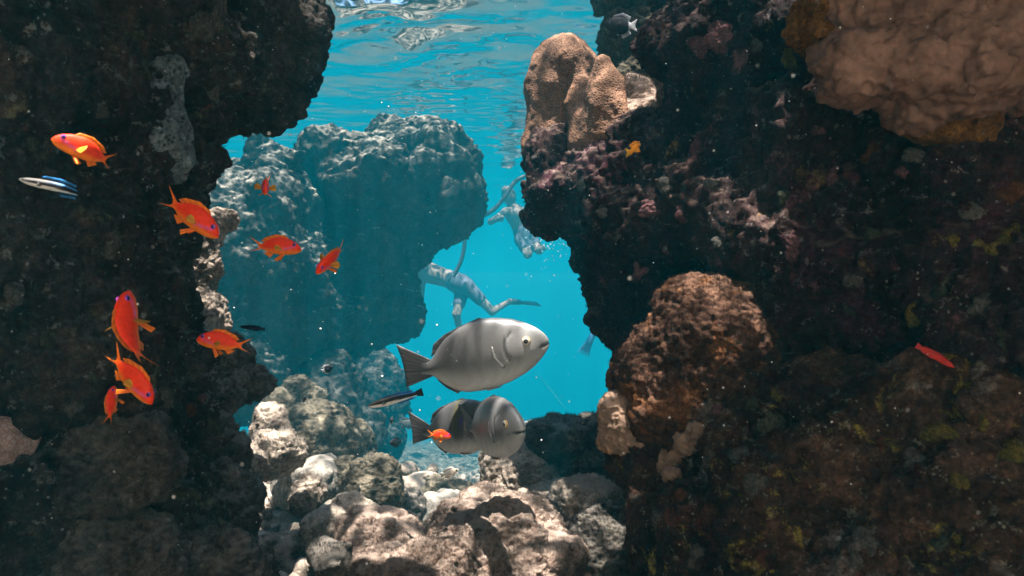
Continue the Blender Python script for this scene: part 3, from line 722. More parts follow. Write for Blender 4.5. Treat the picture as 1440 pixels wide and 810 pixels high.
def eye_mesh():
    import bmesh
    bm = bmesh.new(); bmesh.ops.create_uvsphere(bm, u_segments=16, v_segments=12, radius=1)
    me = bpy.data.meshes.new('eye'); bm.to_mesh(me); bm.free()
    me.polygons.foreach_set('use_smooth', np.ones(len(me.polygons), bool)); return me

class Fish:
    """one continuous body with its fins; x forward, y left, z up; unit body length"""
    def __init__(s, stations, nst=72, ring=36, lens=.85, color=None):
        P_ = resample(stations, nst)                      # x, top, bottom, half width
        s.P = P_
        x, zt, zb, w = P_.T
        a = np.linspace(0, 2*np.pi, ring, endpoint=False)
        ca, sa = np.cos(a), np.sin(a)
        V = np.zeros((nst, ring, 3))
        V[:, :, 0] = x[:, None]
        V[:, :, 2] = (zt+zb)[:, None]/2 + (zt-zb)[:, None]/2*ca[None]
        V[:, :, 1] = w[:, None]*(np.sign(sa)*np.abs(sa)**lens)[None]
        tz = np.broadcast_to((ca*.5+.5)[None], (nst, ring))
        C = color(V.reshape(-1, 3), tz.ravel(), np.repeat(np.linspace(0, 1, nst), ring))
        s.V = [V.reshape(-1, 3)]; s.C = [C]
        idx = np.arange(nst*ring).reshape(nst, ring)
        q = [(idx[i, j], idx[i, (j+1) % ring], idx[i+1, (j+1) % ring], idx[i+1, j]) for i in range(nst-1) for j in range(ring)]
        s.F = [np.array(q)[:, ::-1]]
        k = nst*ring
        for row, flip in ((0, 1), (nst-1, 0)):
            s.V.append(V[row].mean(0)[None]); s.C.append(C[row*ring][None])
            t = [(idx[row, j], idx[row, (j+1) % ring], k, k) for j in range(ring)]
            t = np.array(t); s.F.append(t[:, ::-1] if not flip else t)
            k += 1
        s.k = k
    def fin(s, base, edge, col_a, col_b, n=16, m=8, th=.006, ripple=.004, place=None, rays=14):
        base = np.array(base, float); edge = np.array(edge, float)
        def rs(p):
            t = np.concatenate([[0], np.cumsum(np.linalg.norm(np.diff(p, axis=0), axis=1)+1e-9)]); t /= t[-1]
            return np.stack([np.interp(np.linspace(0, 1, n), t, p[:, 0]), np.interp(np.linspace(0, 1, n), t, p[:, 1])], 1)
        B, E = rs(base), rs(edge)
        u = np.linspace(0, 1, m)[None, :, None]
        G = B[:, None]*(1-u)+E[:, None]*u
        tt = np.linspace(0, 1, n)
        yy = ripple*np.sin(tt*np.pi*rays)[:, None]*u[:, :, 0]*.5
        th_ = th*(1-.8*u[:, :, 0])*np.ones((n, 1))*(.35+.65*np.sin(np.clip(tt, .02, .98)*np.pi))[:, None]
        lay = []
        for sg in (1, -1):
            L = np.zeros((n, m, 3)); L[:, :, 0] = G[:, :, 0]; L[:, :, 2] = G[:, :, 1]; L[:, :, 1] = yy+sg*th_*.5
            lay.append(L)
        V = np.concatenate([l.reshape(-1, 3) for l in lay])
        if place is not None: V = place(V)
        ray = (.82+.18*np.cos(tt*np.pi*rays*2))[:, None, None]
        c = (np.array(col_a)*(1-u)+np.array(col_b)*u)*ray
        c = np.clip(c, 0, 1).reshape(-1, 3); C = np.concatenate([c, c])
        idx = np.arange(n*m).reshape(n, m); N = n*m
        f = []
        for i in range(n-1):
            for j in range(m-1):
                f.append((idx[i,j], idx[i+1,j], idx[i+1,j+1], idx[i,j+1])); f.append((N+idx[i,j], N+idx[i,j+1], N+idx[i+1,j+1], N+idx[i+1,j]))
        for i in range(n-1):
            f.append((idx[i,m-1], idx[i+1,m-1], N+idx[i+1,m-1], N+idx[i,m-1])); f.append((idx[i,0], N+idx[i,0], N+idx[i+1,0], idx[i+1,0]))
        for j in range(m-1):
            f.append((idx[0,j], idx[0,j+1], N+idx[0,j+1], N+idx[0,j])); f.append((idx[n-1,j], N+idx[n-1,j], N+idx[n-1,j+1], idx[n-1,j+1]))
        s.F.append(np.array(f)+s.k); s.V.append(V); s.C.append(C); s.k += len(V)
    def width_at(s, x, z):
        i = np.argmin(np.abs(s.P[:, 0]-x)); zt, zb, w = s.P[i, 1:]
        c = np.clip((z-(zt+zb)/2)/max((zt-zb)/2, 1e-4), -.98, .98)
        return w*math.sqrt(1-c*c)**.85
    def build(s, name, mat, L, pos, fwd, up, bend=0., eye=None, label=None, cat='fish', group=None, em=None):
        V = np.concatenate(s.V).copy(); F = np.concatenate(s.F); C = np.concatenate(s.C)
        def warp(V):
            V = V.copy()
            t = np.clip(.15-V[:, 0], 0, 1)
            ang = bend*t
            # bend the rear of the body sideways along an arc
            x0 = np.minimum(V[:, 0], .15)
            if abs(bend) > 1e-4:
                rr = 1/bend
                nx = .15-np.sin(ang)*(rr-V[:, 1]*0)+(V[:, 0]-x0)
                ny = (1-np.cos(ang))*rr
                V[:, 0] = nx-np.sin(ang)*V[:, 1]*(-1)*0
                V[:, 1] = ny+V[:, 1]*np.cos(ang)
            return V
        V = warp(V)
        quad = F[:, 2] != F[:, 3]
        me = bpy.data.meshes.new(name)
        me.from_pydata((V*L).tolist(), [], [tuple(f) for f in F[quad].tolist()]+[tuple(f[:3]) for f in F[~quad].tolist()])
        me.polygons.foreach_set('use_smooth', np.ones(len(me.polygons), bool))
        at = me.color_attributes.new('Col', 'FLOAT_COLOR', 'POINT')
        at.data.foreach_set('color', np.concatenate([C, np.ones((len(C), 1))], 1).astype(np.float32).ravel())
        me.update(); me.validate()
        o = link(name, me, mat)
        f = Vector(fwd).normalized(); u = Vector(up); l = u.cross(f).normalized(); u = f.cross(l)
        o.matrix_world = Matrix(((f.x, l.x, u.x, pos[0]), (f.y, l.y, u.y, pos[1]), (f.z, l.z, u.z, pos[2]), (0, 0, 0, 1)))
        if eye:
            ex, ez, er = eye
            y = s.width_at(ex, ez)
            for sg in (1, -1):
                e = link('eye', EYE, None, o); 
                if not EYE.materials: EYE.materials.append(M['eye_gold'])
                e.material_slots[0].link = 'OBJECT'; e.material_slots[0].material = em or M['eye_gold']
                e.location = (ex*L, sg*(y-er*.12)*L, ez*L); e.scale = (er*L, er*.55*L, er*L)
        tag(o, label, cat, group); return o
EYE = eye_mesh()

def side_fin(x, z, y, sg, sweep, flare, roll=0):
    """places a fin drawn in its own x/z plane (root at 0,0, running to -x) on the flank of the fish"""
    m = Matrix.Translation((x, sg*y, z)) @ Matrix.Rotation(-sg*flare, 4, 'Z') @ Matrix.Rotation(sweep, 4, 'Y') @ Matrix.Rotation(sg*roll, 4, 'X')
    A = np.array(m)
    return lambda V: V@A[:3, :3].T + A[:3, 3]

lerp = lambda a, b, t: np.array(a)[None]*(1-t[:, None])+np.array(b)[None]*t[:, None]
sstep = lambda a, b, x: np.clip((x-a)/(b-a), 0, 1)**2*(3-2*np.clip((x-a)/(b-a), 0, 1))
# --- silver sea chub
def cu(u, v): return ((u-735)/1320, (420-v)/1320)
def chub(pos, fwd, up, L, bend, label, band=False, tone=1.0):
    st = []
    for u, a, b, w in [(1396,303,316,.004),(1392,288,335,.014),(1375,255,362,.026),(1340,217,420,.040),(1280,176,492,.056),(1200,140,560,.071),(1080,106,632,.086),(960,97,682,.093),(830,104,718,.092),
                       (700,147,736,.082),(600,205,722,.068),(500,288,672,.050),(440,372,628,.036),(385,466,592,.024),(340,490,592,.016),(300,492,598,.010)]:
        st.append(((u-735)/1320, (420-a)/1320, (420-b)/1320, w))
    def color(V, tz, t):
        x, z = V[:, 0], V[:, 2]
        c = lerp((.74, .74, .71), (.17, .163, .162), sstep(.05, .48, tz))
        c = lerp((0,0,0), (1,1,1), np.ones(len(x)))*c
        c = c*(1-.35*sstep(.6, 1., tz))[:, None]
        # fine horizontal lines along the scale rows, and a darker tail stalk
        c = c*(1+.05*np.sin(z*300+2*np.sin(x*9)))[:, None]
        c = c*(1-.5*sstep(-.18, -.33, x))[:, None]
        face = sstep(.30, .38, x); c = c*(1-face[:, None])+np.array((.36, .36, .355))*face[:, None]*(1+.5*(1-sstep(.15, .5, tz)))[:, None]
        # gill cover line and mouth
        u = x*1320+735; v = 420-z*1320
        gx = np.interp(v, [215, 260, 330, 400, 445], [1072, 1026, 1024, 1044, 1082])
        g = np.exp(-((u-gx)/9)**2)*((v > 205) & (v < 450)); c = c*(1-.8*g)[:, None]
        rim = np.exp(-((u-gx-26)/16)**2)*((v > 215) & (v < 445)); c = c*(1+.25*rim)[:, None]
        mv = np.interp(u, [1325, 1395], [328, 306]); mo = (np.exp(-((v-mv)/11)**2))*(u > 1322); c = c*(1-.93*mo)[:, None]
        lip = np.exp(-((v-mv+24)/10)**2)*(u > 1335); c = c*(1+.35*lip)[:, None]
        pm = np.interp(u, [1230, 1325], [372, 318]); l2 = np.exp(-((v-pm)/6)**2)*((u > 1230) & (u < 1330)); c = c*(1-.5*l2)[:, None]
        if band:
            b = sstep(.02, .05, x)*(1-sstep(.12, .15, x))*sstep(.22, .34, tz); b = b*.6; c = c*(1-b[:, None])+np.array((.05, .05, .052))*b[:, None]
            ol = np.exp(-((x-.035)/.02)**2)*sstep(.35, .5, tz); c = c*(1-.6*ol[:, None])+np.array((.16, .15, .04))*.6*ol[:, None]
            sp = np.exp(-(((x-.11)/.014)**2+((z-.07)/.024)**2)); c = c*(1-sp[:, None])+np.array((.06, .06, .5))*sp[:, None]
        return np.clip(c*tone, 0, 1)
    f = Fish(st, 110, 56, .9, color)
    f.V[0][:, 1] -= 0
    # recessed mouth and gill groove
    V = f.V[0]; u = V[:, 0]*1320+735; v = 420-V[:, 2]*1320
    mv = np.interp(u, [1325, 1395], [328, 306]); d = np.exp(-((v-mv)/13)**2)*(u > 1325); V[:, 1] *= (1-.55*d); V[:, 0] -= .010*d*(u > 1380)
    gx = np.interp(v, [215, 260, 330, 400, 445], [1072, 1026, 1024, 1044, 1082])
    g = np.exp(-((u-gx)/13)**2)*((v > 205) & (v < 450)); V[:, 1] *= (1-.07*g)
    dk, md, pl = (.030, .028, .029), (.10, .095, .095), (.15, .135, .135)
    f.fin([cu(392,468), cu(372,545), cu(396,606)], [cu(75,338), cu(122,470), cu(146,580), cu(158,714)], (.055, .052, .055), pl, 30, 10, .014, .008, None, 22)
    f.fin([cu(860,106), cu(700,152), cu(600,214), cu(500,300), cu(430,400)], [cu(800,98), cu(640,172), cu(500,246), cu(405,330), cu(384,440)], dk, (.06, .055, .055), 28, 6, .012, .003)
    f.fin([cu(640,728), cu(540,690), cu(440,618)], [cu(610,752), cu(510,704), cu(436,640)], dk, md, 14, 5, .01, .003)
    for sg in (1, -1):
        y = f.width_at(.225, -.045)
        f.fin([(0, .018), (0, -.022)], [(-.155, .012), (-.13, -.008), (-.10, -.022)], (.17, .165, .165), (.26, .25, .245), 10, 10, .008, .004, side_fin(.228, -.05, y-.004, sg, R(52), R(10), R(12)), 8)
        y = f.width_at(.13, -.19)
        f.fin([(.03, 0), (-.02, 0)], [(-.06, -.028), (-.10, -.016)], md, (.25, .22, .2), 8, 6, .008, .002, side_fin(.17, -.195, .022, sg, R(4), R(10), R(25)), 5)
    return f.build('sea_chub', M['fish_silver'], L, pos, fwd, up, bend, (.356, .110, .030), label, 'fish', 'silver sea chubs in the gap', M['eye_gold'])
chub(P(663,500,1.5), (1, -.10, .0), (0, -.12, 1), .344, .15, 'large silver grey sea chub swimming right, uppermost of the big fish in the gap', False, .70)
chub(P(642,599,1.58), (.84, -.54, -.05), (0, 0, 1), .275, -.25, 'dark sea chub with a darker band, its front hidden behind another fish', True, .62)
chub(P(691,598,1.44), (.46, -.88, -.08), (-.05, 0, 1), .285, -.25, 'pale faced sea chub turning toward the viewer, just under the largest fish', False, .72)

# --- orange anthias
def au(u, v): return ((u-836)/383, (578-v)/383)
def anthias_mesh(red=1., spread=False, shade=1.):
    st = []
    for u, a, b, w in [(1029,607,615,.008),(1024,592,624,.025),(1000,563,639,.055),(950,533,648,.078),(880,516,648,.082),(820,526,640,.066),(780,547,626,.044),(752,563,608,.026),(735,568,602,.016),(722,568,602,.01)]:
        st.append(((u-836)/383, (578-a)/383, (578-b)/383, w))
    O, Rd, Y_ = np.array((.82, .125, .008)), np.array((.80, .035, .006)), np.array((.82, .20, .012))
    def color(V, tz, t):
        x = V[:, 0]
        c = lerp(Y_, Rd, sstep(.05, .5, tz))
        k = sstep(-.15, -.33, x)[:, None]; c = c*(1-k)+O*k
        # violet-edged stripe from the eye to the pectoral fin
        s_ = np.exp(-((V[:, 2]-np.interp(x, [.1, .42], [-.09, -.02]))/.016)**2)*(x > .12)*(x < .40)
        c = c*(1-.7*s_[:, None])+np.array((.45, .10, .40))*.7*s_[:, None]
        return c
    f = Fish(st, 48, 28, .9, color)
    f.fin([au(740,566), au(728,585), au(740,603)], [au(650,512), au(712,566), au(722,588), au(708,603), au(645,626)], O, Y_, 22, 8, .02, .006, None, 16)
    f.fin([au(945,538), au(880,520), au(800,538), au(770,556)], [au(920,508), au(850,496), au(770,520), au(738,548)], O, Y_, 20, 5, .014, .003)
    f.fin([au(830,636), au(785,624)], [au(800,668), au(765,640), au(757,632)], O, Y_, 10, 6, .014, .003)
    for sg in (1, -1):
        y = f.width_at(.14, -.06)
        f.fin([(0, .03), (0, -.03)], [(-.12, .06), (-.15, 0), (-.12, -.06)] if not spread else [(-.16, .085), (-.20, 0), (-.15, -.08)], (.55, .19, .015), (.50, .25, .025), 12, 8, .010, .004, side_fin(.16, -.06, y-.006, sg, R(12), R(65 if spread else 25), R(20)), 10)
        f.fin([(.03, 0), (-.03, 0)], [(-.11, -.16), (-.15, -.10)], O, Y_, 8, 7, .014, .003, side_fin(.16, -.165, .03, sg, 0, R(12), R(25 if not spread else 45)), 6)
    return f
GA = 'orange anthias beside the left reef wall'
for pos, fwd, up, L, bend, spread, lab in [
    (P(126,212,.85), (-.70,-.66,.40), (.30,0,1), .080, -1.5, True, 'orange red anthias tilted nose up, highest of those by the left wall'),
    (P(268,300,1.05), (.84,.05,-.52), (.4,-.1,1), .108, .3, False, 'orange anthias diving right with spread forked tail, beside the pale ledge'),
    (P(373,260,1.3), (.30,-.80,-.30), (.15,-.25,1), .080, .6, True, 'small red anthias with raised yellow fins before the ragged reef crest'),
    (P(386,345,1.25), (1,.05,.0), (0,-.1,1), .096, .2, False, 'orange anthias swimming level to the right in front of shaded reef'),
    (P(468,362,1.2), (-.45,-.72,-.50), (.45,-.15,1), .088, -.5, True, 'red anthias facing the viewer with two yellow fins spread wide'),
    (P(176,470,.86), (-.16,.22,.95), (-.12,-1,.15), .118, -1.6, True, 'brightest anthias, seen from above with nose up and long curved tail'),
    (P(184,527,.90), (.58,.05,-.62), (.62,-.15,.6), .092, .25, False, 'red anthias diving steeply, its tail behind the brightest one'),
    (P(316,480,1.1), (-1,-.05,.24), (.1,-.1,1), .088, -.2, False, 'orange anthias heading left above the dark jagged outcrop'),
    (P(156,570,.97), (-.12,.25,.9), (-.25,-1,.1), .056, .5, True, 'small dim dark red anthias, lowest of those by the left wall'),
    (P(617,611,1.50), (.93,.32,-.10), (.05,.1,1), .056, .2, False, 'pinkish red anthias among the lower silver chubs, beside their tails')]:
    anthias_mesh(spread=spread).build('anthias', M['fish_bright'], L, pos, fwd, up, bend, (.385, .015, .036), lab, 'fish', GA, M['eye_violet'])

# --- slender cleaner wrasses and other slim fish
def slim(pos, fwd, up, L, bend, label, kind, name='cleaner_wrasse', group='cleaner wrasses', thin=1.):
    st = [(.5,.006,-.006,.004),(.48,.022,-.024,.014),(.40,.052,-.055,.034),(.25,.072,-.078,.047),(.05,.075,-.080,.048),(-.15,.064,-.068,.040),(-.30,.047,-.050,.026),(-.36,.042,-.044,.015),(-.39,.042,-.044,.008)]
    def color(V, tz, t):
        x = V[:, 0]
        if kind == 'cleaner':
            lo = np.interp(x, [-.4, 0, .5], [.20, .42, .52]); hi = np.interp(x, [-.4, 0, .5], [.86, .84, .68])
            c = lerp((.70, .66, .60), (.008, .008, .012), sstep(lo-.06, lo+.03, tz))
            k = sstep(hi-.03, hi+.05, tz); bl = sstep(.2, -.3, x)
            top = lerp((.16, .15, .14), (.03, .22, .55), bl)
            c = c*(1-k[:, None])+top*k[:, None]
            w = ((1-sstep(.05, .25, tz))*bl)[:, None]; c = c*(1-w)+np.array((.10, .42, .70))*w
        elif kind == 'dark': c = lerp((.02, .022, .05), (.008, .008, .02), tz)
        else: c = lerp((.36, .02, .012), (.26, .008, .006), tz)
        return c
    st = [(x_, p_*thin, q_*thin, w_) for x_, p_, q_, w_ in st]
    f = Fish(st, 56, 28, .9, color)
    a, b, e = {'cleaner': ((.01, .01, .015), (.012, .012, .018), (.04, .25, .6)), 'dark': ((.01, .01, .03),)*3, 'red': ((.30, .012, .01),)*3}[kind]
    f.fin([(-.37,.042),(-.37,-.044)], [(-.5,.075),(-.5,-.075)], a, b, 14, 7, .014, .004)
    f.fin([(.22,.072),(0,.074),(-.30,.046)], [(.18,.098),(-.05,.105),(-.36,.078)], a, e, 18, 5, .008, .002)
    f.fin([(-.02,-.078),(-.30,-.048)], [(-.06,-.106),(-.36,-.078)], a, e, 14, 5, .008, .002)
    for sg in (1, -1):
        f.fin([(0,.015),(0,-.015)], [(-.09,.035),(-.11,0),(-.08,-.03)], (.3, .3, .3) if kind == 'cleaner' else a, a, 8, 6, .006, .002, side_fin(.24, -.02, f.width_at(.24, -.02)-.003, sg, R(20), R(25)), 6)
    return f.build(name, M['fish_bright'], L, pos, fwd, up, bend, (.43, .012, .013), label, 'fish', group, M['eye_dark'])
slim(P(556,561,1.34), (-1, -.05, -.27), (-.2, -.1, 1), .112, .2, 'cleaner wrasse with bold black stripe and white belly beside the chub tails', 'cleaner')
slim(P(82,263,.80), (-1, .05, .20), (.2, -.2, 1), .098, 1.1, 'blue edged cleaner wrasse gliding past the dark left wall', 'cleaner', thin=.72)
slim(P(355,461,1.5), (-1, .1, .10), (0, 0, 1), .060, .2, 'slim plain dark wrasse hovering in front of the shaded reef', 'dark', 'dark_wrasse', 'cleaner wrasses')
slim(P(1316,501,.92), (.85, -.1, -.52), (.5, -.1, .8), .056, .2, 'slender bright red fish slanting down across the dark right rock', 'red', 'red_fish', None)

# --- stubby damsels and small reef fish
def damsel(name, pos, fwd, up, L, label, front, back, tail, split=None, deep=1., group=None, em=None, bend=.3, belly=None):
    st = [(.5,.01,-.01,.008),(.47,.06,-.06,.03),(.38,.15,-.14,.065),(.22,.23,-.22,.088),(.02,.255,-.25,.092),(-.14,.20,-.20,.07),(-.24,.11,-.12,.038),(-.29,.075,-.08,.02),(-.32,.075,-.08,.012)]
    st = [(x, a*deep, b*deep, w) for x, a, b, w in st]
    def color(V, tz, t):
        x = V[:, 0]
        k = sstep(split[0], split[1], -x) if split else np.zeros(len(x))
        c = lerp(front, back, k)
        if belly is not None: c = lerp(belly, (1, 1, 1), sstep(.1, .6, tz))*(1-sstep(.1, .6, tz))[:, None] + c*sstep(.1, .6, tz)[:, None]
        return c
    f = Fish(st, 40, 26, .9, color)
    back_ = back if split else front
    f.fin([(-.30,.07*deep),(-.285,0),(-.30,-.075*deep)], [(-.5,.17*deep),(-.43,0),(-.5,-.17*deep)], tail, tail, 16, 7, .02, .006, None, 10)
    f.fin([(.25,.21*deep),(0,.25*deep),(-.2,.14*deep)], [(.2,.28*deep),(-.08,.35*deep),(-.32,.24*deep),(-.26,.12*deep)], front, back_, 20, 5, .014, .004)
    f.fin([(.02,-.24*deep),(-.2,-.14*deep)], [(-.06,-.36*deep),(-.32,-.24*deep),(-.26,-.12*deep)], front, back_, 14, 5, .014, .004)
    for sg in (1, -1):
        f.fin([(0,.03),(0,-.03)], [(-.15,.06),(-.17,0),(-.12,-.06)], front, front, 8, 6, .008, .003, side_fin(.2, -.04, f.width_at(.2, -.04)-.005, sg, R(15), R(30)), 6)
        f.fin([(.03,0),(-.02,0)], [(-.08,-.15),(-.12,-.09)], front, front, 8, 5, .012, .003, side_fin(.18, -.2*deep, .025, sg, 0, R(8), R(20)), 5)
    return f.build(name, M['fish_bright'], L, pos, fwd, up, bend, (.37, .045*deep, .045), label, 'fish', group, em or M['eye_dark'])
BK = (.010, .010, .013)
damsel('orange_damselfish', P(897,212,1.5), (1, -.25, .12), (0, -.1, 1), .056, 'small yellow orange damselfish in front of the right reef wall', (.85, .30, .01), (.85, .30, .01), (.85, .42, .02), None, 1.15)
damsel('damselfish', P(873,36,1.75), (-1, -.2, -.05), (0, -.1, 1), .086, 'black damselfish with white tail at the top of the dark rock column', BK, (.55, .55, .58), (.7, .7, .72), (.20, .26), 1.05, 'black and white damselfish')
damsel('damselfish', P(460,519,2.1), (.9, -.3, .35), (-.2, 0, 1), .048, 'tiny black damselfish with white tail under the coral head', BK, (.6, .6, .6), (.7, .7, .7), (.15, .22), .85, 'black and white damselfish')
GD = 'small dark damselfish over the seabed'
damsel('damselfish', P(428,561,2.1), (.35, -.75, .35), (.3, 0, 1), .046, 'dark damselfish hovering above the large olive boulder', BK, BK, BK, None, .95, GD)
damsel('damselfish', P(551,590,2.0), (.15, -1, .1), (.15, 0, 1), .046, 'thin looking black damselfish seen head on, left of the chub tail', BK, BK, BK, None, .95, GD)
damsel('damselfish', P(556,622,2.2), (-.55, -.7, .1), (0, 0, 1), .050, 'round black damselfish just above the far sandy bottom', BK, BK, BK, None, 1., GD)
damsel('reef_fish', P(632,665,2.7), (.95, -.1, .34), (-.3, 0, 1), .085, 'pale sandy striped fish above the bright far seabed', (.42, .33, .25), (.42, .33, .25), (.4, .33, .26), None, .62, None)
damsel('reef_fish', P(573,596,4.6), (.9, .2, -.3), (.2, 0, 1), .13, 'faint blue grey fish in open water behind the chub tail', (.05, .05, .05), (.05, .05, .05), (.05, .05, .05), None, .9, None)
damsel('reef_fish', P(752,606,2.25), (1, .1, .05), (0, -.1, 1), .15, 'whitish fish with only its tail showing beside the dark domed coral', (.6, .6, .6), (.6, .6, .6), (.7, .7, .7), None, .75, None)

# ------------------------------------------------------------------ swimmers far behind
def capsule_field(pts, segs, k):
    d = None
    for a, b, ra, rb in segs:
        a = np.array(a, np.float32); b = np.array(b, np.float32)
        ab = b-a; t = np.clip(((pts-a)@ab)/max((ab@ab), 1e-8), 0, 1)
        e = np.linalg.norm(pts-a-t[:, None]*ab, axis=1)-(ra+(rb-ra)*t)
        if d is None: d = e
        else:
            h = np.maximum(k-np.abs(d-e), 0)/k; d = np.minimum(d, e)-h*h*k*.25
    return d
def capsule_mesh(name, segs, vox, k=.03):
    pts = np.array([p for s_ in segs for p in s_[:2]]); rm = max(max(s_[2], s_[3]) for s_ in segs)+.05
    lo, hi = pts.min(0)-rm, pts.max(0)+rm
    n = ((hi-lo)/vox).astype(int)+2
    g = np.stack(np.meshgrid(*[lo[i]+np.arange(n[i])*vox for i in range(3)], indexing='ij'), -1).reshape(-1, 3).astype(np.float32)
    v, F = surface_nets(capsule_field(g, segs, k).reshape(n), lo.astype(np.float32), vox)
    v, F = subdivide(v, F)
    return mesh_from(name, v, F)
M['skin'] = plain('skin', (.10, .075, .06), .8); M['dark_cloth'] = plain('dark swim shorts', (.03, .035, .06), .8)
M['fin_blue'] = plain('blue rubber fin', (.03, .10, .22), .5); M['fin_black'] = plain('black rubber', (.02, .02, .025), .5)
M['hair'] = plain('dark hair', (.03, .02, .015), .7); M['glass'] = plain('mask lens', (.05, .07, .09), .1)
def swimmer(label, J, shorts=True, fins=('L', 'R'), finmat='fin_black', fin_len=.42):
    """J: joint positions in metres; one continuous body"""
    j = {k: np.array(v, float) for k, v in J.items()}
    sg = [(j['hip'], j['waist'], .135, .125), (j['waist'], j['chest'], .125, .15), (j['chest'], j['neck'], .14, .06), (j['neck'], j['head'], .055, .07)]
    hd = j['head']; hf = j.get('face', np.array((1., 0, 0))); hf = hf/np.linalg.norm(hf)
    up = j['head']-j['neck']; up = up/np.linalg.norm(up)
    sg += [(hd, hd+up*.08, .095, .09), (hd+hf*.03-up*.04, hd+hf*.05-up*.06, .06, .05), (hd+hf*.10, hd+hf*.115-up*.02, .015, .02)]
    parts = []
    for s_ in 'LR':
        sh, el, wr, hp, kn, an, toe = (j[q+s_] for q in ('shoulder', 'elbow', 'wrist', 'thigh', 'knee', 'ankle', 'toe'))
        sg += [(j['chest'], sh, .10, .065), (sh, el, .055, .042), (el, wr, .042, .028)]
        d = (wr-el)/np.linalg.norm(wr-el); side = np.cross(d, hf); side = side/(np.linalg.norm(side)+1e-6); o2 = np.cross(side, d)
        sg += [(wr, wr+d*.07, .030, .034)]
        for q in (-1.5, -.5, .5, 1.5):
            b = wr+d*.08+side*.018*q; sg += [(b, b+d*(.075-.008*abs(q))+o2*.02, .011, .009)]
        sg += [(wr+d*.02+side*.02, wr+d*.07+side*.06, .013, .010)]
        sg += [(j['hip'], hp, .12, .095), (hp, kn, .085, .058), (kn, an, .056, .036), (an, toe, .04, .03)]
        if s_ in fins: parts.append((an, toe))
    sg = [(p, q, a*1.12, b*1.12) for p, q, a, b in sg]
    o = link('swimmer', capsule_mesh('swimmer', sg, .018, .03), M['skin']); tag(o, label, 'person', 'swimmers beyond the reef')
    if shorts:
        gs = [(j['hip'], j['waist']*.5+j['hip']*.5, .170, .164)]
        for s_ in 'LR': gs += [(j['hip'], j['thigh'+s_], .148, .124), (j['thigh'+s_], j['thigh'+s_]*.45+j['knee'+s_]*.55, .118, .098)]
        link('swim_shorts', capsule_mesh('swim_shorts', gs, .02, .03), M['dark_cloth'], o)
    link('hair', capsule_mesh('hair', [(hd+up*.05-hf*.03, hd+up*.10+hf*.02, .095, .085), (hd-hf*.05, hd-hf*.06-up*.05, .075, .05)], .02, .03), M['hair'], o)
    side = np.cross(hf, up)
    link('dive_mask', capsule_mesh('dive_mask', [(hd+hf*.075+side*.045+up*.03, hd+hf*.075-side*.045+up*.03, .04, .04)], .012, .02), M['glass'], o)
    for an, toe in parts:
        d = (toe-an)/np.linalg.norm(toe-an); si = np.cross(d, (0, 1., .3)); si = np.cross(si, d) if abs(si[2]) > .7 else si; si = si/np.linalg.norm(si)
        gs = [(an+d*.02, toe+d*.03, .05, .045)]
        for q in (-1, -.5, 0, .5, 1): gs.append((toe+si*.035*q, toe+d*fin_len+si*.085*q, .016, .011))
        link('swim_fin', capsule_mesh('swim_fin', gs, .014, .02), M[finmat], o)
    return o
Pt = lambda px, py, Y: P(px, py, Y).astype(float)
Y = 10.8
swimmer('pale swimmer diving with bent knee and fin, beyond the coral head', dict(
    hip=Pt(648,400,Y), waist=Pt(630,392,Y+.1), chest=Pt(604,384,Y+.15), neck=Pt(582,376,Y+.2), head=Pt(568,370,Y+.2), face=(-.6, -.3, -.7),
    shoulderL=Pt(596,372,Y-.02), elbowL=Pt(590,348,Y-.2), wristL=Pt(596,368,Y-.42), shoulderR=Pt(594,394,Y+.3), elbowR=Pt(592,418,Y+.35), wristR=Pt(575,440,Y+.3),
    thighL=Pt(656,402,Y-.08), kneeL=Pt(692,438,Y-.15), ankleL=Pt(717,424,Y+.1), toeL=Pt(728,425,Y+.18),
    thighR=Pt(650,410,Y+.08), kneeR=Pt(642,442,Y-.2), ankleR=Pt(648,472,Y-.1), toeR=Pt(650,486,Y-.05)), fins=('L', 'R'))
Y = 11.0
swimmer('upright swimmer in dark shorts near the surface, amid bubbles', dict(
    hip=Pt(738,330,Y), waist=Pt(732,318,Y), chest=Pt(725,302,Y-.02), neck=Pt(719,287,Y-.03), head=Pt(716,277,Y-.05), face=(-.8, -.5, -.1),
    shoulderL=Pt(712,298,Y-.12), elbowL=Pt(690,312,Y-.2), wristL=Pt(702,308,Y-.42), shoulderR=Pt(737,298,Y+.1), elbowR=Pt(752,312,Y+.1), wristR=Pt(768,322,Y-.1),
    thighL=Pt(734,337,Y-.06), kneeL=Pt(742,358,Y-.30), ankleL=Pt(748,350,Y+.10), toeL=Pt(752,352,Y+.25),
    thighR=Pt(746,335,Y+.08), kneeR=Pt(758,352,Y-.25), ankleR=Pt(762,348,Y+.15), toeR=Pt(766,350,Y+.3)), fins=())
Y = 10.0
swimmer('swimmer mostly behind right reef wall, a blue fin dangling in view', dict(
    hip=Pt(880,410,Y), waist=Pt(890,392,Y), chest=Pt(902,370,Y), neck=Pt(912,350,Y), head=Pt(916,336,Y), face=(.8, -.5, -.1),
    shoulderL=Pt(895,360,Y-.1), elbowL=Pt(900,395,Y-.2), wristL=Pt(915,410,Y-.3), shoulderR=Pt(915,366,Y+.1), elbowR=Pt(935,390,Y+.1), wristR=Pt(950,400,Y-.1),
    thighL=Pt(874,418,Y-.08), kneeL=Pt(860,455,Y-.2), ankleL=Pt(836,466,Y), toeL=Pt(830,478,Y),
    thighR=Pt(886,418,Y+.08), kneeR=Pt(882,465,Y), ankleR=Pt(880,505,Y+.1), toeR=Pt(874,514,Y)), fins=('L', 'R'), finmat='fin_blue', fin_len=.24)

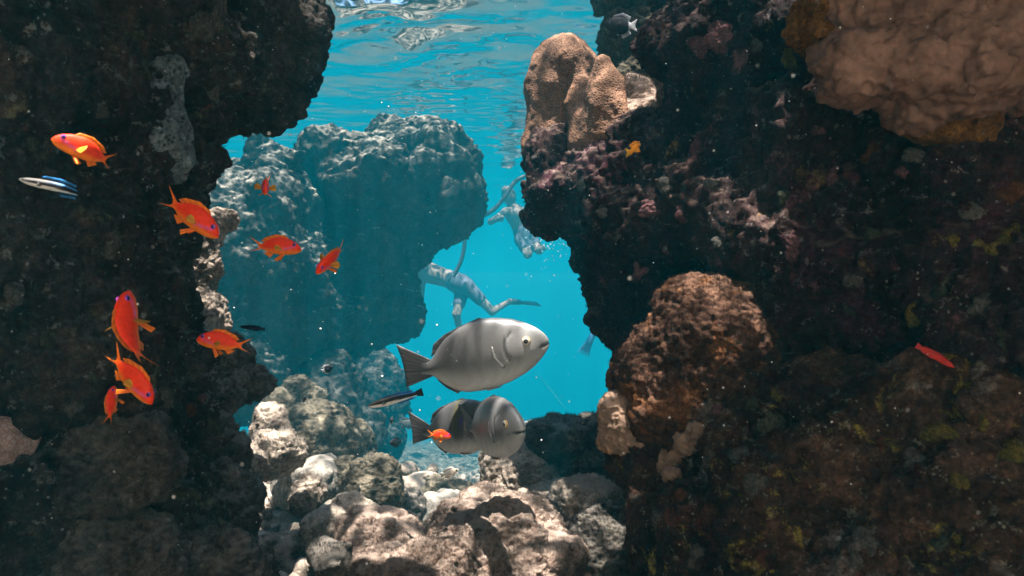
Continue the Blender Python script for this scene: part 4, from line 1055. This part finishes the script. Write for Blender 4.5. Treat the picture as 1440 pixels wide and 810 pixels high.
def tube(name, pts, r, mat, n=10):
    pts = [Vector(p) for p in pts]
    # smooth the path (Catmull-Rom)
    out = []
    for i in range(len(pts)-1):
        p0, p1, p2, p3 = pts[max(i-1, 0)], pts[i], pts[i+1], pts[min(i+2, len(pts)-1)]
        for t in np.linspace(0, 1, 9)[:-1]:
            out.append(.5*((2*p1)+(p2-p0)*t+(2*p0-5*p1+4*p2-p3)*t*t+(-p0+3*p1-3*p2+p3)*t**3))
    out.append(pts[-1])
    V, F = [], []
    for i, p in enumerate(out):
        d = (out[min(i+1, len(out)-1)]-out[max(i-1, 0)]).normalized()
        a = d.cross(Vector((.1, 1, .2))).normalized(); b = d.cross(a)
        for k in range(n): V.append(p+(a*math.cos(6.2832*k/n)+b*math.sin(6.2832*k/n))*r)
    for i in range(len(out)-1):
        for k in range(n): F.append((i*n+k, i*n+(k+1) % n, (i+1)*n+(k+1) % n, (i+1)*n+k))
    me = mesh_from(name, np.array([v[:] for v in V]), np.array(F))
    return link(name, me, mat)
Y = 8.5
tag(tube('hose', [P(760,236,Y), P(742,246,Y), P(724,256,Y), P(708,280,Y), P(690,298,Y), P(668,307,Y), P(650,309,Y)], .026, M['fin_black']), 'dark hose drooping through the water below the surface', 'hose')
Y = 9.8
tag(tube('pole', [P(653,325,Y), P(653,345,Y), P(648,368,Y), P(637,390,Y)], .03, M['fin_black']), 'dark bent pole upright above the diving pale swimmer', 'pole')
tag(tube('fishing_line', [P(735,500,2.6), P(768,540,2.6), P(800,580,2.5), P(830,612,2.4)], .0002, M['fin_black'], 5), 'thin dark line slanting through the blue gap to the rock bank', 'line')

def specks(name, c, r):
    import bmesh
    bm = bmesh.new(); bmesh.ops.create_icosphere(bm, subdivisions=1, radius=1)
    bv = np.array([v.co[:] for v in bm.verts]); bf = np.array([[v.index for v in f.verts] for f in bm.faces]); bm.free()
    n = len(c)
    V = (bv[None]*r[:, None, None]+c[:, None]).reshape(-1, 3); F = (bf[None]+np.arange(n)[:, None, None]*len(bv)).reshape(-1, 3)
    return mesh_from(name, V, F)
rng = np.random.default_rng(12)
n = 170
yb = 10.2+rng.normal(0, .2, n); px = 775+rng.normal(0, 16, n); py = 318+np.abs(rng.normal(0, 1, n))*26
bc = np.stack([(px-720)/960*yb, yb, (405-py)/960*yb], 1)
m_ = NT('air bubbles'); m_.done((.40, .44, .45), .15, None, .6); M['bubble'] = m_.m
tag(link('bubbles', specks('bubbles', bc, rng.uniform(.004, .012, n)), M['bubble']), 'cloud of small bubbles rising beside the upright swimmer', 'bubbles', None, 'stuff')
n = 800
yb = .30+rng.random(n)**1.2*2.6; sx = rng.uniform(-.78, .78, n)*yb; sz = rng.uniform(-.44, .44, n)*yb
m_ = NT('drifting specks'); m_.done((.75, .72, .68), .7); M['speck'] = m_.m
tag(link('plankton', specks('plankton', np.stack([sx, yb, sz], 1), (.0004+.0011*rng.random(n)**4)*np.clip(yb*1.1, .5, 2)), M['speck']), 'pale specks of plankton drifting in the water', 'plankton', None, 'stuff')
